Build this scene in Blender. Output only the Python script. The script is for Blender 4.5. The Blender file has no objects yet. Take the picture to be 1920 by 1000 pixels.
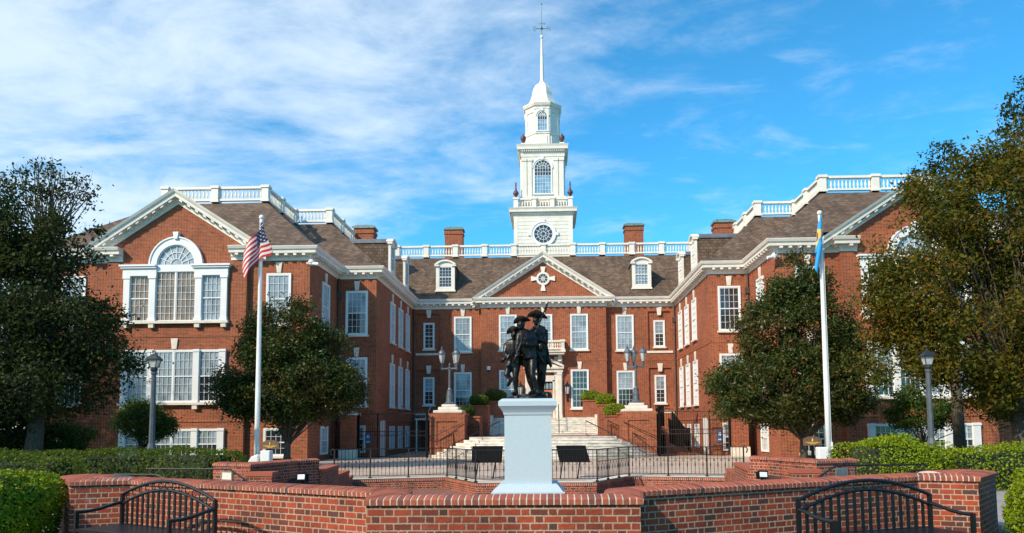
import bpy, bmesh, math, random
import numpy as np
from mathutils import Vector, Matrix, noise
R = math.radians
random.seed(7)
rng = np.random.default_rng(11)
SC = bpy.context.scene
COL = SC.collection

# ------------------------------------------------------------------ camera
def cam_axes(yaw, pitch, roll):
    f = Vector((-math.sin(yaw)*math.cos(pitch), math.cos(yaw)*math.cos(pitch), math.sin(pitch)))
    r = Vector((math.cos(yaw), math.sin(yaw), 0)); u = r.cross(f)
    c, s = math.cos(roll), math.sin(roll)
    return r*c+u*s, u*c-r*s, f
cd = bpy.data.cameras.new('camera'); cam = bpy.data.objects.new('camera', cd); COL.objects.link(cam)
r_, u_, f_ = cam_axes(R(1.865), R(4.477), R(-.417))
cam.matrix_world = Matrix(((r_.x, u_.x, -f_.x, .489), (r_.y, u_.y, -f_.y, 0), (r_.z, u_.z, -f_.z, 1.6), (0, 0, 0, 1)))
cd.sensor_width = 36; cd.lens = 1400/1920*36
cd.shift_x = (960-986.247)/1920; cd.shift_y = (690.631-500)/1920
cd.clip_start = .1; cd.clip_end = 5000
SC.camera = cam
# ------------------------------------------------------------------ light, sky, exposure
SUN_EL, SUN_AZ = R(35), R(224)      # azimuth from +y clockwise: behind the camera's left shoulder
w = bpy.data.worlds.new('World'); SC.world = w; w.use_nodes = True
nt = w.node_tree; nt.nodes.clear()
def nd(nt, t, **k):
    n = nt.nodes.new(t)
    for a, b in k.items(): setattr(n, a, b)
    return n
class M:                             # tiny node-math helper
    def __init__(s, nt): s.nt = nt
    def __call__(s, op, a, b=None, c=None, clamp=False):
        n = s.nt.nodes.new('ShaderNodeMath'); n.operation = op; n.use_clamp = clamp
        for i, x in enumerate((a, b, c)):
            if x is None: continue
            if isinstance(x, (int, float)): n.inputs[i].default_value = x
            else: s.nt.links.new(x, n.inputs[i])
        return n.outputs[0]
    def ss(s, x, lo, hi):
        n = s.nt.nodes.new('ShaderNodeMapRange'); n.interpolation_type = 'SMOOTHSTEP'
        s.nt.links.new(x, n.inputs[0]); n.inputs[1].default_value = lo; n.inputs[2].default_value = hi
        return n.outputs[0]
    def mix(s, f, a, b, mode='MIX'):
        n = s.nt.nodes.new('ShaderNodeMix'); n.data_type = 'RGBA'; n.blend_type = mode
        for i, x in ((0, f), (6, a), (7, b)):
            if isinstance(x, (int, float)): n.inputs[i].default_value = x
            elif isinstance(x, tuple): n.inputs[i].default_value = (*x, 1)[:4]
            else: s.nt.links.new(x, n.inputs[i])
        return n.outputs[2]
    def noise(s, vec, scale, detail=3, rough=.5, dist=0.):
        n = s.nt.nodes.new('ShaderNodeTexNoise'); n.inputs['Scale'].default_value = scale
        n.inputs['Detail'].default_value = detail; n.inputs['Roughness'].default_value = rough
        n.inputs['Distortion'].default_value = dist
        if vec is not None: s.nt.links.new(vec, n.inputs['Vector'])
        return n.outputs['Fac']
    def comb(s, x, y, z=0.):
        n = s.nt.nodes.new('ShaderNodeCombineXYZ')
        for i, v in enumerate((x, y, z)):
            if isinstance(v, (int, float)): n.inputs[i].default_value = v
            else: s.nt.links.new(v, n.inputs[i])
        return n.outputs[0]
    def sep(s, v):
        n = s.nt.nodes.new('ShaderNodeSeparateXYZ'); s.nt.links.new(v, n.inputs[0]); return n.outputs
    def mapping(s, v, rot=(0, 0, 0), sc=(1, 1, 1), loc=(0, 0, 0)):
        n = s.nt.nodes.new('ShaderNodeMapping'); s.nt.links.new(v, n.inputs[0])
        n.inputs['Location'].default_value = loc; n.inputs['Rotation'].default_value = rot; n.inputs['Scale'].default_value = sc
        return n.outputs[0]
    def ramp(s, f, stops):
        n = s.nt.nodes.new('ShaderNodeValToRGB'); s.nt.links.new(f, n.inputs[0])
        e = n.color_ramp.elements
        while len(e) < len(stops): e.new(.5)
        for el, (p, c) in zip(e, stops): el.position = p; el.color = (*c, 1)
        return n.outputs[0]
m = M(nt)
sky = nd(nt, 'ShaderNodeTexSky', sky_type='NISHITA', sun_disc=False, sun_elevation=SUN_EL, sun_rotation=SUN_AZ)
sky.altitude = 50; sky.air_density = 1.0; sky.dust_density = .3; sky.ozone_density = 2.0
skyc = m.mix(1.0, sky.outputs[0], (.32, 1.14, 1.42), 'MULTIPLY')
d = m.sep(nd(nt, 'ShaderNodeTexCoord').outputs['Generated'])
den = m('ADD', m('MAXIMUM', d[2], 0.), .16)
p = m.comb(m('DIVIDE', d[0], den), m('DIVIDE', d[1], den), 0.)
big = m.noise(m.mapping(p, (0, 0, R(28)), (.7, .9, 1), (3.4, 1.2, 0)), 1.1, 5, .6, .3)
wisp = m.noise(m.mapping(p, (0, 0, R(40)), (1.1, 1.9, 1), (.6, 5.2, 0)), 2.2, 10, .66, .5)
puff = m.noise(m.mapping(p, (0, 0, R(10)), (1, 1.2, 1), (7.6, 2.2, 0)), 5.5, 8, .62, .25)
side = m('MULTIPLY', m('ADD', d[0], -.02), -.30)
cov = m('ADD', m('ADD', m('MULTIPLY', big, .70), m('MULTIPLY', wisp, .40)), m('ADD', m('MULTIPLY', puff, .22), side))
mask = m('MULTIPLY', m.ss(cov, .58, .90), .82)
thin = m('MULTIPLY', m.ss(m('ADD', m('MULTIPLY', wisp, .65), m('MULTIPLY', puff, .35)), .48, .72), .36)
mask = m('MAXIMUM', mask, thin)
hz = m.ss(d[2], .0, .25)
cloudc = m.mix(hz, (5.5, 6.4, 7.1), (5.5, 6.4, 7.3))
bg = nd(nt, 'ShaderNodeBackground'); bg.inputs[1].default_value = .115
nt.links.new(m.mix(mask, skyc, cloudc), bg.inputs[0])
nt.links.new(bg.outputs[0], nd(nt, 'ShaderNodeOutputWorld').inputs[0])
sd = bpy.data.lights.new('sun', 'SUN'); sun = bpy.data.objects.new('sun', sd); COL.objects.link(sun)
sd.energy = 3.7; sd.angle = R(1.0); sd.color = (1, .86, .66)
sv = Vector((math.sin(SUN_AZ)*math.cos(SUN_EL), math.cos(SUN_AZ)*math.cos(SUN_EL), math.sin(SUN_EL)))
sun.rotation_euler = sv.to_track_quat('Z', 'Y').to_euler(); sun.location = (-60, -40, 60)
SC.render.engine = 'CYCLES'
SC.view_settings.view_transform = 'Standard'; SC.view_settings.look = 'None'
SC.view_settings.exposure = 0.5; SC.view_settings.gamma = 1
SC.render.resolution_x = 1024; SC.render.resolution_y = 533
SC.cycles.max_bounces = 6; SC.cycles.transparent_max_bounces = 6

# ------------------------------------------------------------------ materials
def mat0(name, rough=.6, metal=0.):
    mt = bpy.data.materials.new(name); mt.use_nodes = True
    n = mt.node_tree; b = n.nodes['Principled BSDF']
    b.inputs['Roughness'].default_value = rough; b.inputs['Metallic'].default_value = metal
    return mt, n, b
def plain(name, c, rough=.6, metal=0., var=.12, scale=3., bump=0., bscale=40., coat=0., spec=None, stretch=None):
    mt, n, b = mat0(name, rough, metal); m = M(n)
    tc = nd(n, 'ShaderNodeTexCoord').outputs['Object']
    if stretch: tc = m.mapping(tc, sc=stretch)
    f = m.noise(tc, scale, 5, .6)
    f = m.ss(f, .3, .7)
    lo = tuple(x*(1-var) for x in c); hi = tuple(min(1, x*(1+var*.6)) for x in c)
    n.links.new(m.mix(f, lo, hi), b.inputs['Base Color'])
    if bump:
        bn = nd(n, 'ShaderNodeBump'); bn.inputs['Strength'].default_value = bump; bn.inputs['Distance'].default_value = .01
        n.links.new(m.noise(tc, bscale, 4, .6), bn.inputs['Height']); n.links.new(bn.outputs[0], b.inputs['Normal'])
    if coat: b.inputs['Coat Weight'].default_value = coat; b.inputs['Coat Roughness'].default_value = .05
    if spec is not None: b.inputs['Specular IOR Level'].default_value = spec
    return mt
def brickmat(name, cols, mortar, L=.21, h=.0715, mw=.011, rag=.004, bump=.5, big=.25, bs=.35, stain=None, flemish=True, rough=.85, hd=0., streak=0.):
    mt, n, b = mat0(name, rough); m = M(n)
    uv = m.sep(nd(n, 'ShaderNodeUVMap').outputs[0]); u, v = uv[0], uv[1]
    pos = nd(n, 'ShaderNodeNewGeometry').outputs['Position']
    vr = m('DIVIDE', v, h); row = m('FLOOR', vr); fv = m('MULTIPLY', m('FRACT', vr), h)
    dv = m('MINIMUM', fv, m('SUBTRACT', h, fv))
    par = m('MULTIPLY', m('FRACT', m('MULTIPLY', row, .5)), 2.)
    sp = 2/3 if flemish else .5
    P = L/sp
    t = m('ADD', m('DIVIDE', u, P), m('MULTIPLY', par, .5 if flemish else .25))
    ft = m('FRACT', t); c = m('FLOOR', t); isH = m('GREATER_THAN', ft, sp)
    ds = m('MINIMUM', ft, m('SUBTRACT', sp, ft)); dh = m('MINIMUM', m('SUBTRACT', ft, sp), m('SUBTRACT', 1., ft))
    du = m('MULTIPLY', m('ADD', m('MULTIPLY', isH, dh), m('MULTIPLY', m('SUBTRACT', 1., isH), ds)), P)
    dd = m('MINIMUM', du, dv)
    rg = m('MULTIPLY', m('SUBTRACT', m.noise(pos, 38, 3, .6), .5), rag*2)
    dd = m('ADD', dd, rg)
    mask = m.ss(dd, mw*.5-.0018, mw*.5+.0018)
    wn = nd(n, 'ShaderNodeTexWhiteNoise', noise_dimensions='2D')
    n.links.new(m.comb(m('ADD', m('MULTIPLY', c, 2.), isH), row), wn.inputs['Vector'])
    bc = m.ramp(wn.outputs['Value'], cols)
    if hd: bc = m.mix(m('MULTIPLY', isH, hd), bc, (.10, .030, .020))
    grain = m.ss(m.noise(pos, 25, 5, .65), .25, .75)
    bc = m.mix(m('MULTIPLY', grain, .35), bc, (.12, .022, .010), 'MIX')
    col = m.mix(mask, mortar, bc)
    bn_ = m.ss(m.noise(pos, bs, 5, .6), .35, .7)
    col = m.mix(m('MULTIPLY', bn_, big), col, (.42, .36, .34), 'MULTIPLY')
    if streak:
        sk = m.ss(m.noise(m.comb(m('MULTIPLY', u, 1.1), m('MULTIPLY', v, .22), 0.), 1.6, 6, .68), .42, .66)
        col = m.mix(m('MULTIPLY', sk, streak), col, (.40, .36, .33), 'MULTIPLY')
    mot = m.ss(m.noise(pos, 2.6, 4, .7), .38, .66)
    col = m.mix(m('MULTIPLY', mot, .28), col, (.55, .50, .50), 'MULTIPLY')
    if stain:
        sn = m.ss(m.noise(pos, .9, 6, .7), .60, .72)
        col = m.mix(m('MULTIPLY', sn, stain), col, (.55, .50, .47))
    n.links.new(col, b.inputs['Base Color'])
    bp = nd(n, 'ShaderNodeBump'); bp.inputs['Strength'].default_value = bump; bp.inputs['Distance'].default_value = .008
    n.links.new(m('ADD', mask, m('MULTIPLY', grain, .35)), bp.inputs['Height']); n.links.new(bp.outputs[0], b.inputs['Normal'])
    return mt
def islandmat(name, cols, rough=.85, gs=25, gcol=(.06, .03, .02), gamt=.35, bump=.4):
    mt, n, b = mat0(name, rough); m = M(n)
    g = nd(n, 'ShaderNodeNewGeometry')
    bc = m.ramp(g.outputs['Random Per Island'], cols)
    gr = m.ss(m.noise(g.outputs['Position'], gs, 5, .65), .3, .75)
    n.links.new(m.mix(m('MULTIPLY', gr, gamt), bc, gcol), b.inputs['Base Color'])
    bp = nd(n, 'ShaderNodeBump'); bp.inputs['Strength'].default_value = bump; bp.inputs['Distance'].default_value = .006
    n.links.new(gr, bp.inputs['Height']); n.links.new(bp.outputs[0], b.inputs['Normal'])
    return mt
def leafmat(name, cols, trans=.42, rough=.6, nscale=.5, tint=(.5, .42, .2), tamt=.5, spec=.22):
    mt, n, b = mat0(name, rough); m = M(n)
    g = nd(n, 'ShaderNodeNewGeometry')
    c = m.ramp(g.outputs['Random Per Island'], cols)
    pn = m.ss(m.noise(g.outputs['Position'], nscale, 4, .6), .42, .68)
    c = m.mix(m('MULTIPLY', pn, tamt), c, tint, 'MIX')
    n.links.new(c, b.inputs['Base Color']); b.inputs['Specular IOR Level'].default_value = spec
    tr = nd(n, 'ShaderNodeBsdfTranslucent'); n.links.new(c, tr.inputs[0])
    mx = nd(n, 'ShaderNodeMixShader'); mx.inputs[0].default_value = trans
    n.links.new(b.outputs[0], mx.inputs[1]); n.links.new(tr.outputs[0], mx.inputs[2])
    n.links.new(mx.outputs[0], n.nodes['Material Output'].inputs[0])
    return mt
BRICK = brickmat('building_brick', [(0, (.10, .022, .010)), (.12, (.25, .038, .010)), (.5, (.38, .062, .012)), (.85, (.50, .095, .018)), (1, (.26, .040, .010))],
                 (.46, .235, .135), h=.0765, mw=.016, big=.32, bs=.3, hd=.55, streak=.16)
WBRICK = brickmat('garden_wall_brick', [(0, (.06, .036, .034)), (.16, (.15, .036, .024)), (.4, (.28, .044, .018)), (.75, (.46, .068, .020)), (1, (.36, .056, .022))],
                  (.44, .29, .205), L=.182, mw=.016, rag=.008, bump=.9, hd=.22, big=.50, bs=1.3, stain=.20, streak=.22)
CAPB = islandmat('cap_brick', [(0, (.06, .042, .042)), (.07, (.18, .058, .040)), (.3, (.31, .078, .042)), (.7, (.41, .105, .052)), (1, (.34, .080, .040))], gcol=(.14, .046, .03))
MORTAR = plain('mortar', (.60, .50, .43), .9, var=.2, scale=12, bump=.3)
ROOF = brickmat('roof_shingle', [(0, (.105, .078, .055)), (.5, (.175, .126, .086)), (1, (.245, .182, .126))], (.06, .042, .030), L=.30, h=.20, mw=.03, rag=.004,
                bump=.5, big=.45, bs=.45, flemish=False, streak=.55)
LEADM = plain('grey_flashing', (.16, .17, .19), .5, .3, var=.25, scale=2)
WHITE = plain('white_paint', (.74, .71, .65), .5, var=.08, scale=1.5)
WOODW = plain('white_window_paint', (.74, .75, .76), .42, var=.04, scale=2)
STONE = plain('cream_stone', (.70, .64, .56), .75, var=.12, scale=2.5, bump=.15)
STEPM = plain('stair_marble', (.66, .62, .55), .7, var=.32, scale=2.2, bump=.2, stretch=(1, 1, 4))
GRANITE = plain('pale_granite', (.43, .53, .585), .5, var=.045, scale=30, bump=.03, bscale=120)
BRONZE = plain('dark_bronze', (.026, .024, .023), .36, .7, var=.6, scale=9, bump=.35, bscale=30)
IRON = plain('black_iron', (.012, .012, .014), .5, .2, var=.3, scale=20, spec=.4)
BENCHM = plain('black_bench_enamel', (.007, .007, .009), .38, .1, var=.2, scale=15, coat=.12)
RUST = plain('brown_iron', (.045, .026, .020), .6, .2, var=.4, scale=6)
LAMPM = plain('blue_grey_lamp_paint', (.10, .125, .155), .45, .2, var=.2, scale=6)
DLAMP = plain('dark_grey_lamp_paint', (.085, .10, .115), .5, .2, var=.2, scale=6)
LGLASS = plain('frosted_lamp_glass', (.46, .47, .46), .2, var=.2, scale=8, coat=.5)
POLEM = plain('white_pole_enamel', (.80, .80, .80), .3, .0, var=.05, scale=2, coat=.2)
URNM = plain('oxblood_urn_paint', (.115, .040, .036), .5, var=.2, scale=4)
DOORM = plain('varnished_door_wood', (.60, .14, .02), .35, var=.3, scale=3, stretch=(6, 6, .6), coat=.3)
DARK = plain('dark_recess', (.012, .013, .015), .7, var=.2)
BLACKP = plain('black_panel', (.006, .006, .007), .8, var=.2, spec=.1)
BARK = plain('grey_brown_bark', (.085, .068, .052), .9, var=.45, scale=9, bump=.7, bscale=22, stretch=(3, 3, .7))
PALEBARK = plain('pale_twig_bark', (.17, .14, .115), .9, var=.35, scale=9, bump=.5, stretch=(3, 3, .7))
SOIL = plain('dark_mulch', (.040, .024, .018), .95, var=.6, scale=18, bump=1., bscale=60)
PIPE = plain('grey_brown_downpipe', (.085, .062, .055), .5, .2, var=.2)
CAR = plain('dark_blue_car_paint', (.012, .018, .035), .25, .3, var=.1, coat=.8)
RUBBER = plain('tyre_rubber', (.015, .015, .015), .8)
CHROME = plain('bright_trim', (.6, .6, .62), .2, .9)
WHITEP = plain('white_plastic', (.78, .79, .80), .4, var=.05)
BLUES = plain('blue_sign_paint', (.035, .12, .36), .4, var=.1)
SIGNB = plain('brown_sign_wood', (.16, .085, .045), .6, var=.25, scale=10)
GOLD = plain('gold_lettering', (.62, .38, .10), .4, var=.1)
PLAQ = plain('weathered_bronze_plaque', (.25, .25, .23), .4, .4, var=.25, scale=14)
COPPER = plain('verdigris_copper', (.16, .25, .25), .6, .2, var=.35, scale=4)
def glassmat(name, c, rough, nsc, nam, spec=.7):
    mt, n, b = mat0(name, rough); m = M(n)
    pos = nd(n, 'ShaderNodeNewGeometry').outputs['Position']
    f = m.ss(m.noise(pos, nsc, 4, .6), .3, .7)
    uv = m.sep(nd(n, 'ShaderNodeUVMap').outputs[0]); wn = nd(n, 'ShaderNodeTexWhiteNoise', noise_dimensions='3D')
    oi = nd(n, 'ShaderNodeObjectInfo').outputs['Random']
    n.links.new(m.comb(m('FLOOR', m('DIVIDE', uv[0], .28)), m('FLOOR', m('DIVIDE', uv[1], .43)), m('MULTIPLY', oi, 91.)), wn.inputs['Vector'])
    f = m('ADD', m('MULTIPLY', f, .6), m('MULTIPLY', wn.outputs[0], .4))
    n.links.new(m.mix(f, tuple(x*(1-nam) for x in c), tuple(x*(1+nam) for x in c)), b.inputs['Base Color'])
    b.inputs['Specular IOR Level'].default_value = spec
    b.inputs['Coat Weight'].default_value = .6; b.inputs['Coat Roughness'].default_value = .02; b.inputs['Coat IOR'].default_value = 1.6
    bp = nd(n, 'ShaderNodeBump'); bp.inputs['Strength'].default_value = .12; bp.inputs['Distance'].default_value = .02
    n.links.new(m.noise(pos, 1.6, 2, .5), bp.inputs['Height'])
    n.links.new(bp.outputs[0], b.inputs['Coat Normal']); n.links.new(bp.outputs[0], b.inputs['Normal'])
    return mt
GBLIND = glassmat('window_glass_over_pale_blind', (.225, .29, .335), .4, .8, .5)
GDARK = glassmat('window_glass_over_dark_room', (.022, .027, .032), .12, .9, .5)
GCURT = glassmat('window_glass_over_tan_curtain', (.20, .135, .080), .3, 1.6, .6)
def tilemat(name, c, mortar, L, h, mw, rough=.85, big=.3, bs=.4):
    return brickmat(name, [(0, tuple(x*.82 for x in c)), (.5, c), (1, tuple(min(1, x*1.1) for x in c))], mortar, L=L, h=h, mw=mw, rag=.002, bump=.2, big=big, bs=bs, flemish=False, rough=rough)
TERR = tilemat('terrace_paving', (.64, .52, .42), (.38, .30, .25), 1.2, 1.2, .02)
PATHM = tilemat('grey_block_paving', (.40, .385, .37), (.25, .24, .23), .22, .11, .012)
PLAZA = tilemat('plaza_brick_paving', (.28, .10, .065), (.30, .25, .22), .2, .1, .01)
LANDB = tilemat('landing_brick_paving', (.33, .13, .095), (.34, .27, .24), .2, .1, .012)
def grassmat():
    mt, n, b = mat0('lawn', .9); m = M(n)
    pos = nd(n, 'ShaderNodeNewGeometry').outputs['Position']
    f = m.noise(pos, 5, 6, .7); g = m.ss(m.noise(pos, .25, 4), .35, .65)
    n.links.new(m.mix(g, m.mix(f, (.03, .055, .015), (.075, .11, .03)), m.mix(f, (.05, .06, .02), (.10, .11, .045))), b.inputs['Base Color'])
    bp = nd(n, 'ShaderNodeBump'); bp.inputs['Strength'].default_value = .6; n.links.new(m.noise(pos, 60, 3), bp.inputs['Height']); n.links.new(bp.outputs[0], b.inputs['Normal'])
    return mt
LAWN = grassmat()
L_DARK = leafmat('dark_tree_leaves', [(0, (.012, .026, .012)), (.4, (.022, .045, .016)), (.8, (.042, .065, .014)), (1, (.085, .085, .016))], tint=(.060, .066, .012), nscale=.35)
L_AUT = leafmat('autumn_tree_leaves', [(0, (.050, .052, .008)), (.35, (.110, .100, .009)), (.7, (.165, .150, .012)), (.90, (.165, .085, .010)), (1, (.28, .090, .008))], tint=(.055, .082, .010), nscale=.38, tamt=.75)
L_MAG = leafmat('magnolia_leaves', [(0, (.018, .040, .010)), (.5, (.036, .066, .012)), (.88, (.070, .095, .018)), (.965, (.11, .070, .014)), (1, (.34, .095, .010))], trans=.2, rough=.40, tint=(.075, .046, .012), nscale=.5, tamt=.45)
L_GRN = leafmat('small_tree_leaves', [(0, (.040, .085, .018)), (.5, (.065, .125, .022)), (1, (.12, .165, .028))], nscale=.7, tint=(.06, .08, .025), tamt=.3)
L_HEDGE = leafmat('hedge_leaves', [(0, (.100, .165, .006)), (.5, (.190, .265, .006)), (.85, (.27, .33, .008)), (1, (.34, .37, .02))], trans=.25, nscale=1.2, tint=(.12, .19, .006), tamt=.4)
L_BOX = leafmat('boxwood_leaves', [(0, (.045, .085, .010)), (.5, (.085, .135, .012)), (1, (.16, .20, .02))], nscale=1.4, tint=(.12, .16, .010), tamt=.3)
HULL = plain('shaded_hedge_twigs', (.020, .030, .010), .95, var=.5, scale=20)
# ------------------------------------------------------------------ mesh helpers
class MB:
    def __init__(s): s.v = []; s.f = []; s.mi = []; s.X = None
    def add(s, vs, fs, m=0):
        o = len(s.v)
        if s.X is not None: vs = [tuple(s.X @ Vector(q)) for q in vs]
        s.v.extend(vs); s.f.extend([tuple(o+i for i in q) for q in fs]); s.mi.extend([m]*len(fs))
        return s
    def box(s, x0, x1, y0, y1, z0, z1, m=0):
        return s.add([(x0, y0, z0), (x1, y0, z0), (x1, y1, z0), (x0, y1, z0), (x0, y0, z1), (x1, y0, z1), (x1, y1, z1), (x0, y1, z1)],
                     [(0, 3, 2, 1), (4, 5, 6, 7), (0, 1, 5, 4), (1, 2, 6, 5), (2, 3, 7, 6), (3, 0, 4, 7)], m)
    def face(s, pts, m=0): return s.add(list(pts), [tuple(range(len(pts)))], m)
    def prism(s, poly, lo, hi, axis='y', m=0):
        n = len(poly)
        g = {'y': lambda a, b, c: (a, c, b), 'z': lambda a, b, c: (a, b, c), 'x': lambda a, b, c: (c, a, b)}[axis]
        vs = [g(a, b, lo) for a, b in poly]+[g(a, b, hi) for a, b in poly]
        return s.add(vs, [tuple(range(n))[::-1], tuple(range(n, 2*n))]+[(i, (i+1) % n, n+(i+1) % n, n+i) for i in range(n)], m)
    def tube(s, pts, r, n=8, m=0, cap=True):
        P = [Vector(q) for q in pts]; k = len(P)
        rr = [r]*k if isinstance(r, (int, float)) else list(r)
        t0 = (P[1]-P[0]).normalized(); ref = Vector((0, 0, 1)) if abs(t0.z) < .9 else Vector((1, 0, 0))
        a = t0.cross(ref).normalized(); vs = []
        for i in range(k):
            t = ((P[min(i+1, k-1)]-P[max(i-1, 0)])).normalized()
            a = (a-t*a.dot(t)).normalized(); b = t.cross(a)
            for j in range(n):
                q = 2*math.pi*j/n; vs.append(tuple(P[i]+(a*math.cos(q)+b*math.sin(q))*rr[i]))
        fs = [(i*n+j, i*n+(j+1) % n, (i+1)*n+(j+1) % n, (i+1)*n+j) for i in range(k-1) for j in range(n)]
        if cap: fs += [tuple(range(n))[::-1], tuple(range((k-1)*n, k*n))]
        return s.add(vs, fs, m)
    def lathe(s, prof, c=(0, 0, 0), n=12, ph=0., m=0, sc=(1, 1)):
        vs = []; k = len(prof)
        for r, z in prof:
            for j in range(n):
                q = ph+2*math.pi*j/n; vs.append((c[0]+r*math.cos(q)*sc[0], c[1]+r*math.sin(q)*sc[1], c[2]+z))
        fs = [(i*n+j, i*n+(j+1) % n, (i+1)*n+(j+1) % n, (i+1)*n+j) for i in range(k-1) for j in range(n)]
        fs += [tuple(range(n))[::-1], tuple(range((k-1)*n, k*n))]
        return s.add(vs, fs, m)
    def sweep(s, path, prof, closed=False, m=0, z0=0.):       # path (x,y[,z]); prof (d,z): d to the RIGHT of travel
        P = [Vector((q[0], q[1])) for q in path]; Z = [q[2] if len(q) > 2 else 0 for q in path]
        k = len(P); rows = []
        for i in range(k):
            dp = (P[i]-P[i-1]).normalized() if (i > 0 or closed) else None
            dn = (P[(i+1) % k]-P[i]).normalized() if (i < k-1 or closed) else None
            if dp is None: dp = dn
            if dn is None: dn = dp
            n1 = Vector((dp.y, -dp.x)); n2 = Vector((dn.y, -dn.x)); b = (n1+n2)
            b = b/max(.25, b.length_squared/2)
            rows.append([(P[i].x+b.x*d, P[i].y+b.y*d, z+z0+Z[i]) for d, z in prof])
        n = len(prof); vs = [q for rw in rows for q in rw]
        kk = k if closed else k-1
        fs = [(i*n+j, i*n+(j+1) % n, ((i+1) % k)*n+(j+1) % n, ((i+1) % k)*n+j) for i in range(kk) for j in range(n)]
        if not closed: fs += [tuple(range(n))[::-1], tuple(range((k-1)*n, k*n))]
        return s.add(vs, fs, m)
    def ell(s, c, r, n=10, k=7, m=0):
        return s.lathe([(max(.001, math.sin(math.pi*i/k))*r[0], -math.cos(math.pi*i/k)*r[2]) for i in range(k+1)], c, n, m=m, sc=(1, r[1]/r[0]))
    def arc(s, cx, cz, r0, r1, a0, a1, y0, y1, n=14, m=0):    # ring sector in the xz plane
        A = [a0+(a1-a0)*i/n for i in range(n+1)]
        vs = []
        for a in A:
            c, q = math.cos(a), math.sin(a)
            vs += [(cx+r0*c, y0, cz+r0*q), (cx+r1*c, y0, cz+r1*q), (cx+r1*c, y1, cz+r1*q), (cx+r0*c, y1, cz+r0*q)]
        fs = [(4*i+j, 4*i+(j+1) % 4, 4*i+4+(j+1) % 4, 4*i+4+j) for i in range(n) for j in range(4)]
        fs += [(3, 2, 1, 0), (4*n, 4*n+1, 4*n+2, 4*n+3)]
        return s.add(vs, fs, m)
    def mesh(s, name, mats, smooth=False, fix=True, off=(0, 0, 0)):
        me = bpy.data.meshes.new(name)
        me.from_pydata(s.v, [], s.f)
        for q in (mats if isinstance(mats, (list, tuple)) else [mats]): me.materials.append(q)
        me.polygons.foreach_set('material_index', s.mi)
        if smooth: me.polygons.foreach_set('use_smooth', [True]*len(s.f))
        if fix:
            bm = bmesh.new(); bm.from_mesh(me); bmesh.ops.recalc_face_normals(bm, faces=bm.faces); bm.to_mesh(me); bm.free()
        box_uv(me)
        if any(off): me.transform(Matrix.Translation((-off[0], -off[1], -off[2])))
        me.update(); return me
def box_uv(me):
    n = len(me.loops)
    if n == 0: return
    co = np.empty(len(me.vertices)*3); me.vertices.foreach_get('co', co); co = co.reshape(-1, 3)
    li = np.empty(n, int); me.loops.foreach_get('vertex_index', li)
    np_ = len(me.polygons); tot = np.empty(np_, int); me.polygons.foreach_get('loop_total', tot)
    no = np.empty(np_*3); me.polygons.foreach_get('normal', no); N = np.repeat(no.reshape(-1, 3), tot, axis=0)
    P = co[li]
    T = np.stack([-N[:, 1], N[:, 0], 0*N[:, 0]], 1); l = np.linalg.norm(T, axis=1)
    flat = l < .25
    T = T/np.maximum(l, 1e-6)[:, None]
    B = np.cross(N, T)
    u = np.where(flat, P[:, 0], (P*T).sum(1)); v = np.where(flat, P[:, 1], (P*B).sum(1))
    uvl = me.uv_layers.new(name='UVMap'); uvl.data.foreach_set('uv', np.stack([u, v], 1).ravel())
def wloc(o):
    l = Vector((0, 0, 0))
    while o is not None: l += o.location; o = o.parent
    return l
def tag(o, label=None, cat=None, group=None, kind=None):
    for k, v in (('label', label), ('category', cat), ('group', group), ('kind', kind)):
        if v: o[k] = v
    return o
def thing(name, label, cat, loc=(0, 0, 0), group=None):
    o = bpy.data.objects.new(name, None); COL.objects.link(o); o.location = loc; o.empty_display_size = .2
    return tag(o, label, cat, group)
def link(name, me, parent=None, loc=(0, 0, 0), rz=0.):
    o = bpy.data.objects.new(name, me); COL.objects.link(o); o.parent = parent; o.location = loc; o.rotation_euler = (0, 0, rz)
    return o
def part(name, mb, mats, parent, smooth=False, label=None, local=False, fix=True):
    me = mb.mesh(name, mats, smooth, fix, (0, 0, 0) if local else tuple(wloc(parent)))
    o = link(name, me, parent)
    if label: o['label'] = label
    return o
def single(name, mb, mats, label=None, cat=None, group=None, kind=None, smooth=False, fix=True):
    a = np.array(mb.v); lo, hi = a.min(0), a.max(0)
    loc = ((lo[0]+hi[0])/2, (lo[1]+hi[1])/2, lo[2]) if kind != 'structure' else (0, 0, 0)
    o = link(name, mb.mesh(name, mats, smooth, fix, loc), None, loc)
    return tag(o, label, cat, group, kind)
def dup(root, loc=None, rz=None, label=None):
    def cp(o, par):
        c = o.copy(); COL.objects.link(c); c.parent = par
        for ch in list(o.children): cp(ch, c)
        return c
    r = cp(root, root.parent)
    if loc is not None: r.location = loc
    if rz is not None: r.rotation_euler = (0, 0, rz)
    if label: r['label'] = label
    return r
def mir(pts): return [(-q[0],)+tuple(q[1:]) for q in pts][::-1]
def boxpath(a, b, w, h):             # a straight bar of rectangular section as vertex/face lists
    a, b = Vector(a), Vector(b); t = (b-a).normalized()
    s = t.cross(Vector((0, 0, 1))); s = s.normalized() if s.length > 1e-4 else Vector((1, 0, 0)); u = s.cross(t)
    s, u = s*w/2, u*h/2
    vs = [tuple(q+i*s+j*u) for q in (a, b) for i, j in ((-1, -1), (1, -1), (1, 1), (-1, 1))]
    return vs, [(3, 2, 1, 0), (4, 5, 6, 7), (0, 1, 5, 4), (1, 2, 6, 5), (2, 3, 7, 6), (3, 0, 4, 7)]

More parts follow.
